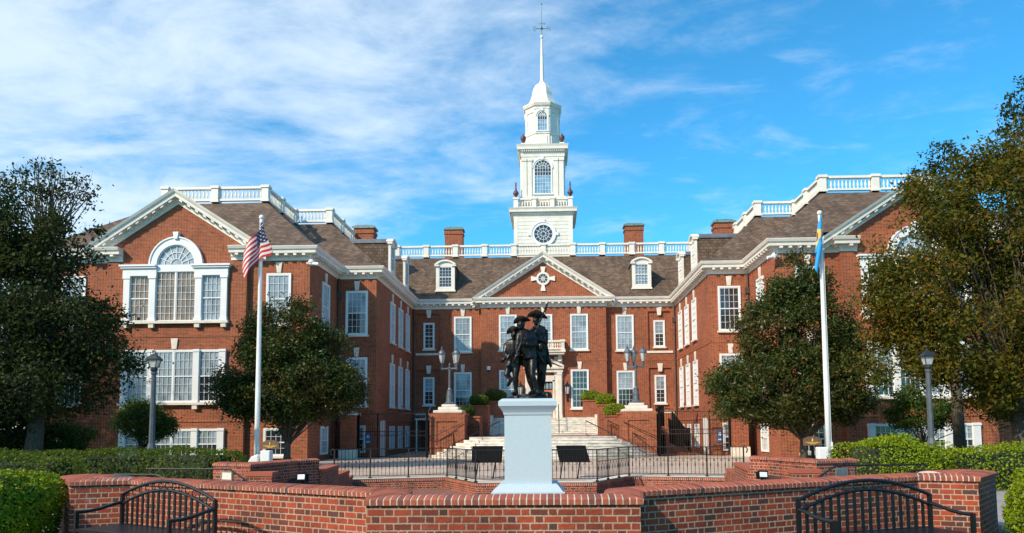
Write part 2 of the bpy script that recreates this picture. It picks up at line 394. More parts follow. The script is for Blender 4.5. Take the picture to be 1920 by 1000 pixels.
# ------------------------------------------------------------------ ground
zT = -.2
def gz(y): t = min(1, max(0, (y-16)/6)); return zT*t*t*(3-2*t)
PLZ = [(0, 7.9), (1.35, 7.9), (1.6, 8.75), (5.5, 10.8), (6.2, 12), (6.2, 17.2), (5.95, 19), (5.6, 19.5), (6.1, 22), (6.35, 24.5), (6.6, 26.0), (3.3, 26.95), (1.95, 24.15), (0, 24.15)]
PLZ = PLZ+[(-x, y) for x, y in PLZ[-2:0:-1]]
g = MB()
xs = [-900, -60, -8, 8, 60, 900]; ys = [-60, 6, 16, 18, 20, 22, 28, 90, 3000]
for i in range(len(xs)-1):
    for j in range(len(ys)-1):
        if xs[i] == -8 and 6 <= ys[j] < 28: continue
        x0, x1, y0, y1 = xs[i], xs[i+1], ys[j], ys[j+1]
        g.face([(x0, y0, gz(y0)), (x1, y0, gz(y0)), (x1, y1, gz(y1)), (x0, y1, gz(y1))])
bm = bmesh.new()
outer = [(-8, 6), (8, 6), (8, 16), (8, 18), (8, 20), (8, 22), (8, 28), (-8, 28), (-8, 22), (-8, 20), (-8, 18), (-8, 16)]
es = []
for loop in (outer, PLZ):
    vs = [bm.verts.new((x, y, gz(y))) for x, y in loop]
    es += [bm.edges.new((vs[i], vs[(i+1) % len(vs)])) for i in range(len(vs))]
bmesh.ops.triangle_fill(bm, use_beauty=True, edges=es)
bm.verts.index_update()
g.add([tuple(q.co) for q in bm.verts], [tuple(q.index for q in f.verts) for f in bm.faces]); bm.free()
single('ground', g, LAWN, kind='structure')
pz = MB(); pz.face([(x, y, -.6) for x, y in PLZ])
single('plaza_floor', pz, PLAZA, kind='structure')
tr = MB()
half = [(0, 24.4), (1.85, 24.4), (3.25, 27.2), (7.0, 26.15), (12.4, 31), (12.4, 45), (9.9, 45), (9.9, 56.9), (0, 56.9)]
for a in (1, -1): tr.face([(a*x, y, zT+.004) for x, y in half])
single('terrace', tr, TERR, kind='structure')
for a, nm in ((-1, 'path_left'), (1, 'path_right')):
    pp = MB(); n = 8
    for i in range(n):
        y0, y1 = 10.9+i*1.1, 10.9+(i+1)*1.1
        pp.face([(a*7.5, y0, gz(y0)+.004), (a*14, y0, gz(y0)+.004), (a*14, y1, gz(y1)+.004), (a*7.5, y1, gz(y1)+.004)])
    single(nm, pp, PATHM, kind='structure')
rd = MB(); rd.face([(-120, 52, zT+.004), (-32, 52, zT+.004), (-32, 59, zT+.004), (-120, 59, zT+.004)])
single('road', rd, plain('asphalt', (.05, .05, .052), .9, var=.2, bump=.3), kind='structure')
# ------------------------------------------------------------------ the brick hall
hall = thing('brick_government_hall', 'red brick hall with white cornices, two forward wings and a tall white central tower', 'building', (0, 57.1, zT))
ZW, ZE, ZD = 10.74, 11.40, 15.75      # brick top, eave, roof deck
XW, XI, XO, Y0, Y1, Y2, YB = 12.53, 10.12, 27.6, 57.1, 45.0, 39.7, 76.0
PVX, PVY, BX0, BX1, BY, GX = 4.78, 56.65, 15.9, 23.6, 39.42, 19.75
# walls -----------------------------------------------------------
for s in (-1, 1):
    wl = MB(); wl.box(min(s*XW, s*XO), max(s*XW, s*XO), Y2, YB, -.7, ZW+.3)
    part('wing_wall', wl, BRICK, hall)
    wb = MB(); wb.box(min(s*BX0, s*BX1), max(s*BX0, s*BX1), BY, Y2-.001, -.7, ZW+.3)
    wb.prism([(s*BX0, ZW+.3), (s*BX1, ZW+.3), (s*(BX1+.2), ZW+.55), (s*GX, 14.2), (s*(BX0-.2), ZW+.55)], BY+.001, BY+.25, 'y')
    part('gable_wall', wb, BRICK, hall)
    wi = MB(); wi.box(min(s*XI, s*(XW-.002)), max(s*XI, s*(XW-.002)), Y1, YB-1, -.7, ZW+.3)
    part('wing_wall', wi, BRICK, hall)
wm = MB()
cuts = [-XI+.003, -9.75, -8.02, -PVX]
wm.box(-XI+.003, XI-.003, Y0+.12, YB-2, -.7, ZW+.3)
for a in (1, -1):                       # front skin leaves a shallow recessed bay round each narrow window
    for x0, x1, z0, z1 in ((PVX, 8.02, -.7, ZW+.3), (9.72, XI-.003, -.7, ZW+.3), (8.02, 9.72, 10.35, ZW+.3), (8.02, 9.72, 6.0, 7.2), (8.02, 9.72, -.7, 2.6)):
        wm.box(min(a*x0, a*x1), max(a*x0, a*x1), Y0, Y0+.121, z0, z1)
part('main_wall', wm, BRICK, hall)
pv = MB(); pv.box(-PVX, PVX, PVY, Y0-.001, -.7, ZW+.3)
pv.prism([(-5.0, ZW+.55), (5.0, ZW+.55), (0, 14.55)], PVY+.02, PVY+.3, 'y')
part('pavilion_wall', pv, BRICK, hall)
# projecting brick courses between the storeys
bc = MB()
fr_path = [(-XO, YB), (-XO, Y2), (-BX1, Y2), (-BX1, BY), (-BX0, BY), (-BX0, Y2), (-XW, Y2), (-XW, Y1), (-XI, Y1), (-XI, Y0), (-PVX, Y0), (-PVX, PVY)]
FULL = fr_path+mir(fr_path)
for z0, z1 in ((6.55, 6.72), (1.98, 2.12)):
    if z0 > 5: bc.sweep(FULL, [(-.02, z0), (.03, z0), (.03, z1), (-.02, z1)])
    else:
        bc.sweep(fr_path[:10], [(-.02, z0), (.045, z0), (.02, z1), (-.02, z1)]); bc.sweep(mir(fr_path[:10]), [(-.02, z0), (.045, z0), (.02, z1), (-.02, z1)])
part('belt_course', bc, BRICK, hall)
# cornices ----------------------------------------------------------
CP = [(-.05, ZW-.02), (.05, ZW-.02), (.05, ZW+.14), (.11, ZW+.18), (.11, ZW+.32), (.42, ZW+.32), (.43, ZW+.46), (.50, ZW+.52), (.56, ZE), (.56, ZE+.03), (-.05, ZE+.03)]
def modillions(mb, path, skip=0.):
    for (xa, ya), (xb, yb) in zip(path[:-1], path[1:]):
        a, b = Vector((xa, ya)), Vector((xb, yb)); L = (b-a).length
        if L < .7: continue
        t = (b-a)/L; nrm = Vector((t.y, -t.x)); k = max(1, int(L/.46))
        for i in range(k):
            c = a+t*(L*(i+.5)/k)
            q = [c+t*u*.085+nrm*v for u, v in ((-1, .10), (1, .10), (1, .40), (-1, .40))]
            vs = [(p.x, p.y, ZW+.20) for p in q]+[(p.x, p.y, ZW+.321) for p in q]
            mb.add(vs, [(0, 3, 2, 1), (4, 5, 6, 7), (0, 1, 5, 4), (1, 2, 6, 5), (2, 3, 7, 6), (3, 0, 4, 7)])
runs = [[(-XO, YB), (-XO, Y2), (-BX1, Y2), (-BX1, BY), (-BX1+.85, BY)],
        [(-BX0-.85, BY), (-BX0, BY), (-BX0, Y2), (-XW, Y2), (-XW, Y1), (-XI, Y1), (-XI, Y0), (-PVX, Y0), (-PVX, PVY), (PVX, PVY)]+mir([(-BX0-.85, BY), (-BX0, BY), (-BX0, Y2), (-XW, Y2), (-XW, Y1), (-XI, Y1), (-XI, Y0), (-PVX, Y0)])]
runs.append(mir(runs[0]))
for rn in runs:
    cm = MB(); cm.sweep(rn, CP); modillions(cm, rn); part('cornice', cm, WHITE, hall)
def rake(mb, cx, xh, zb, za, yw, s=1):                # two raking cornices of a pediment
    for sd in (-1, 1):
        def zl(x): return za-(za-zb)*abs(x-cx)/xh
        x0, x1 = cx+sd*xh, cx
        pr = [(0, -.72), (.06, -.72), (.06, -.56), (.12, -.52), (.12, -.40), (.44, -.40), (.46, -.22), (.54, -.14), (.60, 0), (0, 0)]
        n = len(pr); vs = [(x, yw-d, zl(x)+v) for x in (x0, x1) for d, v in pr]
        fs = [tuple(range(n))[::-1], tuple(range(n, 2*n))]+[(i, (i+1) % n, n+(i+1) % n, n+i) for i in range(n)]
        mb.add(vs, fs)
        k = int(xh/.42)
        for i in range(1, k):
            x = cx+sd*xh*(1-(i+.35)/k); h = .08
            vs = [(xx, yw-d, zl(xx)+v) for xx in (x-h, x+h) for d, v in ((.10, -.52), (.40, -.52), (.40, -.399), (.10, -.399))]
            mb.add(vs, [(0, 1, 2, 3), (7, 6, 5, 4), (0, 4, 5, 1), (1, 5, 6, 2), (2, 6, 7, 3), (3, 7, 4, 0)])
rk = MB(); rake(rk, 0, 5.42, ZE+.03, 14.93, PVY); part('pediment_cornice', rk, WHITE, hall)
for s in (-1, 1):
    rk = MB(); rake(rk, s*GX, 4.9, ZE+.03, 14.60, BY); part('pediment_cornice', rk, WHITE, hall)
# roofs --------------------------------------------------------------
e = .52
def slope(mb, a, b, c, d_):          # a-b eave, c-d deck edge above it, with a flatter strip along the eave
    a, b, c, d_ = map(Vector, (a, b, c, d_))
    k = .13; pa, pb = a.lerp(d_, k), b.lerp(c, k)
    pa.z -= .22; pb.z -= .22
    mb.face([tuple(q) for q in (a, b, pb, pa)]); mb.face([tuple(q) for q in (pa, pb, c, d_)])
DX, DX2, DY2, DY1, DY0, XL = 17.2, 14.65, 45.4, 50.5, 61.5, 23.7
def P(x, y, z): return (x, y, z)
for s in (-1, 1):
    rf = MB(); E_, D_ = ZE+.03, ZD
    fr = (.34+e)/(DY2-Y2+e); zr = E_+(D_-E_)*fr-.1; yr = Y2+.34; h0, h1 = XO+e-(XO+e-XL)*fr, XW-e+(DX-XW+e)*fr
    rf.face([(s*(XO+e), Y2-e, E_), (s*24.75, Y2-e, E_), (s*24.75, yr, zr), (s*h0, yr, zr)]); rf.face([(s*14.8, Y2-e, E_), (s*(XW-e), Y2-e, E_), (s*h1, yr, zr), (s*14.8, yr, zr)])
    rf.face([(s*h0, yr, zr), (s*h1, yr, zr), (s*DX, DY2, D_), (s*XL, DY2, D_)])
    slope(rf, (s*(XW-e), Y2-e, E_), (s*(XW-e), Y1-e, E_), (s*DX, DY1, D_), (s*DX, DY2, D_))
    slope(rf, (s*(XW-e), Y1-e, E_), (s*(XI-e), Y1-e, E_), (s*DX2, DY1, D_), (s*DX, DY1, D_))
    slope(rf, (s*(XI-e), Y1-e, E_), (s*(XI-e), Y0-e, E_), (s*DX2, DY0, D_), (s*DX2, DY1, D_))
    slope(rf, (s*(XO+e), YB, E_), (s*(XO+e), Y2-e, E_), (s*XL, DY2, D_), (s*XL, YB, D_))
    rf.face([(s*XL, DY2, D_), (s*DX, DY2, D_), (s*DX, DY1, D_), (s*DX2, DY1, D_), (s*DX2, YB, D_), (s*XL, YB, D_)])
    # gable roof behind the pediment
    zc = 14.60-.02
    for sd in (-1, 1):
        xo = s*GX+sd*4.9
        rf.face([(xo, BY-.58, ZE+.032), (s*GX, BY-.58, zc), (s*GX, BY+4.6, zc), (xo, BY+.4, ZE+.02)])
    part('wing_roof', rf, ROOF, hall, fix=False)
rf = MB()
slope(rf, (-XI+e, Y0-e, ZE+.03), (XI-e, Y0-e, ZE+.03), (DX2, DY0, ZD), (-DX2, DY0, ZD))
rf.face([(-DX2, DY0, ZD), (DX2, DY0, ZD), (DX2, YB-2, ZD), (-DX2, YB-2, ZD)])
for sd in (-1, 1):
    rf.face([(sd*5.42, PVY-.58, ZE+.032), (0, PVY-.58, 14.91), (0, PVY+4.4, 14.91), (sd*5.42, PVY+.3, ZE+.02)])
part('main_roof', rf, ROOF, hall, fix=False)
# roof balustrades ------------------------------------------------------
def balustrade(mb, path, z0, h=1.02, pw=.42, sp=2.6, bs=.215, ends=(1, 1), bn=6, posts=None):
    for i in range(len(path)-1):
        a, b = Vector(path[i]), Vector(path[i+1]); L = (b-a).length; t = (b-a)/L; nrm = Vector((-t.y, t.x))
        k = max(1, round(L/sp))
        def bar(w, za, zb, o=0.):
            q = [a+nrm*w/2-t*o, a-nrm*w/2-t*o, b-nrm*w/2+t*o, b+nrm*w/2+t*o]
            vs = [(p_.x, p_.y, za) for p_ in q]+[(p_.x, p_.y, zb) for p_ in q]
            mb.add(vs, [(0, 3, 2, 1), (4, 5, 6, 7), (0, 1, 5, 4), (1, 2, 6, 5), (2, 3, 7, 6), (3, 0, 4, 7)])
        bar(.26, z0+h-.16, z0+h-.01); bar(.22, z0+.10, z0+.22)
        for j in range(k+1):
            if j == 0 and i > 0: continue
            if j == k and i == len(path)-2 and len(path) > 2 and path[0] == path[-1]: continue
            c = a+t*L*j/k; ang = math.atan2(t.y, t.x)
            tgt = posts if posts is not None else mb
            for w2, za, zb in ((pw, z0, z0+h), (pw+.12, z0+h-.13, z0+h+.03), (pw+.10, z0, z0+.14)):
                tgt.X = Matrix.Translation((c.x, c.y, 0)) @ Matrix.Rotation(ang, 4, 'Z'); tgt.box(-w2/2, w2/2, -w2/2, w2/2, za, zb); tgt.X = None
        for j in range(k):
            l0, l1 = L*j/k+pw/2, L*(j+1)/k-pw/2; nb = max(1, int((l1-l0)/bs))
            for q in range(nb):
                c = a+t*(l0+(l1-l0)*(q+.5)/nb)
                mb.lathe([(.045, .22), (.045, .27), (.03, .30), (.065, .42), (.06, .50), (.032, .68), (.03, .78), (.05, .82), (.05, h-.16)], (c.x, c.y, z0), bn)
zb = ZD+.06
BL = [(-XL, YB-3), (-XL, DY2+.1), (-DX-.1, DY2+.1), (-DX-.1, DY1+.1), (-DX2-.1, DY1+.1), (-DX2-.1, DY0)]
for pth in (BL, [(-DX2-.1, DY0+.1), (DX2+.1, DY0+.1)], mir(BL)):
    mb = MB(); balustrade(mb, pth, zb, sp=2.7 if len(pth) > 2 else 2.43); part('roof_balustrade', mb, WHITE, hall)
# chimneys -------------------------------------------------------------
for x, y, wd, zt in ((-8.17, 67, 1.62, 19.5), (8.17, 67, 1.66, 19.6), (-14.05, 57.6, 1.6, 17.2), (14.05, 57.6, 1.5, 17.2)):
    c = MB(); c.box(x-wd/2, x+wd/2, y-.55, y+.55, ZD-.05, zt); c.box(x-wd/2-.06, x+wd/2+.06, y-.61, y+.61, zt-.42, zt-.2)
    ch = part('chimney', c, BRICK, hall)
    c = MB(); c.box(x-wd/2-.1, x+wd/2+.1, y-.65, y+.65, zt, zt+.16); c.box(x-wd/2+.1, x+wd/2-.1, y-.45, y+.45, zt+.16, zt+.3); part('chimney_cap', c, COPPER, ch)
# windows ----------------------------------------------------------------
def sash(mb, x0, x1, z0, z1, cols, rows, y=-.03, bw=.018, st=.042, mid=True, d=.03, m=0):
    mb.box(x0, x0+st, y-d, y+d, z0, z1, m); mb.box(x1-st, x1, y-d, y+d, z0, z1, m)
    mb.box(x0+st, x1-st, y-d, y+d, z0, z0+st*1.3, m); mb.box(x0+st, x1-st, y-d, y+d, z1-st, z1, m)
    a0, a1, b0, b1 = x0+st, x1-st, z0+st*1.3, z1-st
    zm = (b0+b1)/2
    if mid: mb.box(a0, a1, y-d-.006, y+d, zm-.03, zm+.03, m)
    for i in range(1, cols):
        x = a0+(a1-a0)*i/cols; mb.box(x-bw/2, x+bw/2, y-d+.012, y+d-.004, b0, b1, m)
    for j in range(1, rows):
        z = b0+(b1-b0)*j/rows
        if mid and abs(z-zm) < .04: continue
        mb.box(a0, a1, y-d+.014, y+d-.006, z-bw/2, z+bw/2, m)
WC = {}
def win_meshes(w_, h_, cols, rows, blind, key, sill):
    k = (w_, h_, cols, rows, blind, key, sill)
    if k in WC: return WC[k]
    c = .10; f = MB()
    f.box(-w_/2, -w_/2+c, -.075, .02, 0, h_); f.box(w_/2-c, w_/2, -.075, .02, 0, h_); f.box(-w_/2+c, w_/2-c, -.075, .02, h_-c, h_); f.box(-w_/2+c, w_/2-c, -.075, .02, 0, .06)
    sash(f, -w_/2+c, w_/2-c, .06, h_-c, cols, rows)
    g_ = MB(); zsp = {'full': .06, 'half': .06+(h_-.16)*.5, 'most': .06+(h_-.16)*.28, 'none': h_-c, 'top': .06+(h_-.16)*.75}[blind]
    if zsp > .07: g_.face([(-w_/2+c, -.012, .06), (w_/2-c, -.012, .06), (w_/2-c, -.012, zsp), (-w_/2+c, -.012, zsp)], 1)
    if zsp < h_-c-.01: g_.face([(-w_/2+c, -.012, zsp), (w_/2-c, -.012, zsp), (w_/2-c, -.012, h_-c), (-w_/2+c, -.012, h_-c)], 0)
    s_ = MB(); s_.box(-w_/2-.08, w_/2+.08, -.15, .02, -.11, -.002)
    ks = MB(); ks.prism([(-.11, h_+.03), (.11, h_+.03), (.17, h_+.60), (-.17, h_+.60)], -.07, .02, 'y')
    WC[k] = (f.mesh('window', WOODW), g_.mesh('pane', [GBLIND, GDARK]), s_.mesh('sill', STONE) if sill else None, ks.mesh('keystone', STONE) if key else None)
    return WC[k]
def window(x, y, z, w_=1.36, h_=2.75, cols=4, rows=6, rz=0., blind='full', key=True, sill=True, parent=None):
    f, g_, s_, ks = win_meshes(w_, h_, cols, rows, blind, key, sill)
    par = parent or hall
    o = link('window', f, par, Vector((x, y, z))-wloc(par), rz)
    link('pane', g_, o)
    if s_: link('sill', s_, o)
    if ks: link('keystone', ks, o)
    return o
for a in (-1, 1):
    window(a*6.23, Y0, 7.36, blind='full'); window(a*6.23, Y0, 3.05, blind='most' if a < 0 else 'half')
    window(a*2.72, PVY, 7.40, blind='full'); window(a*2.72, PVY, 2.95, h_=2.95, blind='full' if a < 0 else 'none')
    o1 = window(a*8.87, Y0+.12, 7.62, w_=.86, h_=2.05, cols=2, rows=6, blind='half' if a > 0 else 'none', key=False); o2 = window(a*8.87, Y0+.12, 3.3, w_=.86, h_=2.15, cols=2, rows=6, blind='half', key=False)
    for z in (10.05, 5.72):
        k = MB(); k.prism([(a*8.87-.13, z), (a*8.87+.13, z), (a*8.87+.2, z+.62), (a*8.87-.2, z+.62)], Y0-.07, Y0+.1 if z < 7 else Y0+.02, 'y'); part('keystone', k, STONE, hall)
    for z in (7.2, 2.6):
        k = MB(); k.box(a*8.87-1.0, a*8.87+1.0, Y0-.06, Y0+.12, z-.06, z+.1); part('stone_band', k, STONE, hall)
    rz = R(90) if a < 0 else R(-90)
    for i, y in enumerate((49.6, 52.3, 54.9)):
        window(a*XI, y, 7.27, h_=2.72, rz=rz, blind='full'); window(a*XI, y, 2.98, h_=2.9, rz=rz, blind='full')
        window(a*XI, y, .15, h_=1.55, rows=4, rz=rz, key=False, sill=False, blind='half')
    window(a*11.32, Y1, 7.26, h_=2.72, blind='half' if a < 0 else 'none'); window(a*11.32, Y1, 2.93, h_=2.95, blind='top' if a < 0 else 'half')
    window(a*XW, 42.55, 7.2, h_=2.78, rz=rz); window(a*XW, 42.55, 2.93, h_=2.95, rz=rz, blind='half'); window(a*XW, 42.55, .1, h_=1.6, rows=4, rz=rz, key=False, sill=False, blind='half')
    window(a*11.32, Y1, .1, w_=1.2, h_=1.65, rows=4, key=False, sill=False, blind='half')
    for x in (14.22, 25.6):
        window(a*x, Y2, 7.22, h_=2.8, blind='full' if x < 20 else 'half'); window(a*x, Y2, 2.93, h_=2.95, blind='half'); window(a*x, Y2, .12, h_=1.5, rows=4, key=False, blind='none')
window(0, PVY, 7.40, blind='full', key=True)
# Palladian windows and grouped windows of the gabled fronts -------------------
def grouped(mb, gl, z0, z1, rows, pil=True):
    for x0, x1 in ((-2.58, -1.46), (-1.12, -.04), (.04, 1.12), (1.46, 2.58)):
        mb.box(x0, x1, -.07, .01, z1-.09, z1); mb.box(x0, x1, -.07, .01, z0, z0+.05)
        sash(mb, x0, x1, z0+.05, z1-.09, 4, rows, y=-.035)
        q = random.choice((0, 0, 1))
        zm = (z0+z1)/2
        gl.face([(x0, -.014, z0), (x1, -.014, z0), (x1, -.014, zm), (x0, -.014, zm)], 1 if random.random() < .6 else 0)
        gl.face([(x0, -.014, zm), (x1, -.014, zm), (x1, -.014, z1), (x0, -.014, z1)], q)
    for x0, x1 in ((-2.95, -2.58), (-1.46, -1.12), (-.04, .04), (1.12, 1.46), (2.58, 2.95)):
        wd = x1-x0 > .2
        mb.box(x0, x1, -.15 if wd else -.08, .01, z0-(.0 if not wd else .02), z1+(.02 if wd else 0))
        if wd: mb.box(x0-.03, x1+.03, -.18, .01, z1-.12, z1+.0)
for s in (-1, 1):
    X = s*GX
    pw = MB(); gl = MB()
    for x0, x1 in ((-2.95, -2.60), (-1.50, -1.13), (1.13, 1.50), (2.60, 2.95)):
        pw.box(x0, x1, -.16, .01, 7.42, 9.9); pw.box(x0-.04, x1+.04, -.20, .01, 9.75, 9.9); pw.box(x0-.04, x1+.04, -.2, .01, 7.42, 7.58)
    for x0, x1 in ((-2.60, -1.50), (1.50, 2.60)): sash(pw, x0, x1, 7.42, 9.9, 4, 6, y=-.04)
    for x0, x1 in ((-1.13, -.03), (.03, 1.13)): sash(pw, x0, x1, 7.42, 10.12, 4, 7, y=-.04, mid=False)
    pw.box(-.03, .03, -.09, .01, 7.42, 10.12)
    for x0, x1 in ((-3.0, -1.08), (1.08, 3.0)):
        pw.box(x0, x1, -.18, .01, 9.9, 10.30); pw.box(x0-.10, x1+.0 if x1 < 0 else x1+.1, -.27, .01, 10.30, 10.40); pw.box(x0-.16, x1 if x1 < 0 else x1+.16, -.33, .01, 10.40, 10.50)
    pw.box(-1.08, 1.08, -.12, .01, 10.12, 10.30)
    pw.arc(0, 10.5, 1.10, 1.46, 0, math.pi, -.16, .012, 20); pw.arc(0, 10.5, 1.46, 1.54, 0, math.pi, -.21, .012, 20); pw.box(-1.08, 1.08, -.12, .01, 10.30, 10.5)
    pw.prism([(-.1, 11.9), (.1, 11.9), (.16, 12.28), (-.16, 12.28)], -.27, .01, 'y')
    for r0 in (.34, .70): pw.arc(0, 10.5, r0-.016, r0+.016, 0, math.pi, -.06, -.02, 16)
    for k in range(1, 8):
        a = math.pi*k/8; vs, fs = boxpath((.34*math.cos(a), -.04, 10.5+.34*math.sin(a)), (1.1*math.cos(a), -.04, 10.5+1.1*math.sin(a)), .03, .035); pw.add(vs, fs)
    pw.arc(0, 10.5, 1.04, 1.12, 0, math.pi, -.09, .01, 18)
    gl.face([(1.1*math.cos(math.pi*k/16), -.014, 10.5+1.1*math.sin(math.pi*k/16)) for k in range(17)], 0)
    gl.face([(-2.6, -.014, 7.42), (-1.5, -.014, 7.42), (-1.5, -.014, 9.9), (-2.6, -.014, 9.9)], 2 if s < 0 else 1)
    gl.face([(1.5, -.014, 7.42), (2.6, -.014, 7.42), (2.6, -.014, 9.9), (1.5, -.014, 9.9)], 0)
    gl.face([(-1.13, -.014, 7.42), (1.13, -.014, 7.42), (1.13, -.014, 10.12), (-1.13, -.014, 10.12)], 2)
    sl = MB(); sl.box(-3.06, 3.06, -.24, .01, 7.28, 7.42)
    for x in (-2.8, -1.3, 1.3, 2.8): sl.box(x-.14, x+.14, -.2, .01, 7.06, 7.28)
    o = part('arched_window', pw, WOODW, hall, local=True); o.location = Vector((X, BY, 0))-wloc(hall); o.scale.x = .965
    part('pane', gl, [GBLIND, GDARK, GCURT], o, local=True); part('sill', sl, STONE, o, local=True)
    for z0, z1, rows in ((3.02, 5.86, 6), (.0, 1.62, 4)):
        gw, gg = MB(), MB(); grouped(gw, gg, z0, z1, rows)
        o = part('grouped_window', gw, WOODW, hall, local=True); o.location = Vector((X, BY, 0))-wloc(hall); o.scale.x = .965
        part('pane', gg, [GBLIND, GDARK], o, local=True)
        sl = MB(); sl.box(-3.05, 3.05, -.24, .01, z0-.13, z0-.0)
        for x in (-2.8, -1.3, 1.3, 2.8): sl.box(x-.14, x+.14, -.2, .01, z0-.36, z0-.13)
        if z0 > 1:
            part('sill', sl, STONE, o, local=True)
            k = MB(); k.prism([(-.13, z1+.05), (.13, z1+.05), (.2, z1+.62), (-.2, z1+.62)], -.07, .01, 'y'); part('keystone', k, STONE, o, local=True)
# dormers -------------------------------------------------------------------
def dormer(x, y, rz, zb_):
    d_ = MB(); wd, h1, rs, dp = .74, 1.98, .34, 3.4
    for s in (-1, 1): d_.box(min(s*wd, s*(wd-.24)), max(s*wd, s*(wd-.24)), 0, .16, 0, h1)
    d_.box(-wd+.24, wd-.24, 0, .16, 0, .22); d_.box(-wd+.24, wd-.24, 0, .16, 1.84, h1); d_.box(-wd-.06, wd+.06, -.05, .2, -.12, 0)
    c = (rs*rs-wd*wd)/(2*rs); rad = rs-c; a0 = math.asin(min(1, wd/rad))
    seg = [((rad*math.sin(-a0+2*a0*i/12)), h1+rad*math.cos(-a0+2*a0*i/12)+c) for i in range(13)]
    d_.prism(seg, 0, .16, 'y')
    ov = [(q[0]*1.13, q[1]+.07) for q in seg]+[(q[0]*1.0, q[1]-.05) for q in seg[::-1]]
    d_.prism(ov, -.14, .3, 'y'); d_.box(-wd-.1, -wd+.24, -.12, .2, h1-.1, h1+.02); d_.box(wd-.24, wd+.1, -.12, .2, h1-.1, h1+.02)
    o = part('dormer', d_, WHITE, hall, local=True); o.location = Vector((x, y, zb_))-wloc(hall); o.rotation_euler = (0, 0, rz)
    ck = MB(); ck.box(-wd+.02, wd-.02, .16, dp, -.1, h1-.02); part('cheek', ck, ROOF, o, local=True)
    rf_ = MB(); rf_.prism([(q[0]*1.08, q[1]+.075) for q in seg]+[(q[0]*1.08, q[1]-.02) for q in seg[::-1]], .3, dp+.4, 'y'); part('dormer_roof', rf_, LEADM, o, local=True)
    f = MB(); sash(f, -wd+.24, wd-.24, .22, 1.84, 4, 6, y=.05); part('window', f, WOODW, o, local=True)
    g_ = MB(); g_.face([(-.5, .09, .22), (.5, .09, .22), (.5, .09, 1.84), (-.5, .09, 1.84)]); part('pane', g_, GDARK if x < 0 else GBLIND, o, local=True)
for a in (-1, 1):
    dormer(a*7.66, 57.55, 0, 12.3)
    for y in (49.7, 54.7): dormer(a*(XI+.0), y, R(90) if a < 0 else R(-90), 12.0)
# wheel window in the main gable -----------------------------------------------
rw = MB(); cz = 12.92
rw.arc(0, cz, .36, .52, 0, 2*math.pi, PVY-.09, PVY+.03, 28)
for k in range(4):
    a = k*math.pi/2; c, s_ = math.cos(a), math.sin(a)
    pts = [(.48, -.10), (.92 if k != 3 else .96, -.2), (.92 if k != 3 else .96, .2), (.48, .10)]
    rw.prism([(u*c-v*s_, cz+u*s_+v*c) for u, v in pts], PVY-.085, PVY+.03, 'y')
for k in range(4):
    a = k*math.pi/4; vs, fs = boxpath((-.37*math.cos(a), PVY-.01, cz-.37*math.sin(a)), (.37*math.cos(a), PVY-.01, cz+.37*math.sin(a)), .035, .03); rw.add(vs, fs)
rw.arc(0, cz, .11, .15, 0, 2*math.pi, PVY-.03, PVY+.0, 14)
o = part('wheel_window', rw, WHITE, hall)
g_ = MB(); g_.face([(.37*math.cos(i*math.pi/12), PVY+.012, cz+.37*math.sin(i*math.pi/12)) for i in range(24)]); part('pane', g_, GDARK, o)
# doorway -------------------------------------------------------------------
dz = 2.24
ds = MB()
for s in (-1, 1):
    ds.box(min(s*.80, s*1.42), max(s*.80, s*1.42), PVY-.10, PVY+.02, dz, 6.9); ds.box(min(s*1.02, s*1.34), max(s*1.02, s*1.34), PVY-.24, PVY, dz, 5.7)
    ds.box(min(s*.98, s*1.38), max(s*.98, s*1.38), PVY-.28, PVY, 5.5, 5.7); ds.box(min(s*.98, s*1.38), max(s*.98, s*1.38), PVY-.28, PVY, dz, dz+.25); ds.box(min(s*.66, s*.80), max(s*.66, s*.80), PVY-.16, PVY+.02, dz, 5.1)
    pts = [(s*1.52, 6.05), (s*.30, 6.62), (s*.30, 6.82), (s*1.52, 6.22)]; ds.prism(pts, PVY-.42, PVY, 'y')
    ds.box(min(s*1.08, s*1.34), max(s*1.08, s*1.34), PVY-.55, PVY, 6.5, 7.0)
ds.box(-.80, .80, PVY-.16, PVY+.02, 5.0, 5.45); ds.box(-1.45, 1.45, PVY-.30, PVY, 5.7, 5.95); ds.box(-1.52, 1.52, PVY-.42, PVY, 5.95, 6.07)
ds.prism([(-1.2, 6.07), (1.2, 6.07), (.3, 6.55), (-.3, 6.55)], PVY-.2, PVY, 'y')
dsurr = part('door_surround', ds, STONE, hall)
dd = MB(); dd.box(-.66, -.005, PVY-.04, PVY+.0, dz, 4.35); dd.box(.005, .66, PVY-.04, PVY+.0, dz, 4.35)
for x in (-.33, .33):
    for z0, z1 in ((2.4, 3.0), (3.1, 4.2)): dd.box(x-.23, x+.23, PVY-.06, PVY-.03, z0, z1)
door = part('door', dd, DOORM, hall)
hb = MB()
for x in (-.07, .07): hb.lathe([(.01, -.02), (.035, 0), (.035, .02), (.01, .04)], (x, PVY-.1, 3.25), 8)
part('handle', hb, GOLD, door)
tl = MB(); tl.box(-.66, .66, PVY-.03, PVY+.0, 4.35, 5.0); trl = part('transom', tl, DARK, hall)
tp = MB()
for i in range(5):
    x = -.5+.25*i; tp.face([(x-.085, PVY-.034, 4.45), (x+.085, PVY-.034, 4.45)]+[(x+.085*math.cos(math.pi*k/8), PVY-.034, 4.76+.12*math.sin(math.pi*k/8)) for k in range(9)])
part('pane', tp, GBLIND, trl)
bl = MB(); bl.box(-1.55, 1.55, PVY-.95, PVY, 7.0, 7.16); bl.box(-1.65, 1.65, PVY-1.05, PVY, 7.16, 7.26)
balustrade(bl, [(-1.45, PVY-.05), (-1.45, PVY-.85), (1.45, PVY-.85), (1.45, PVY-.05)], 7.26, h=.80, pw=.24, sp=1.45, bs=.17)
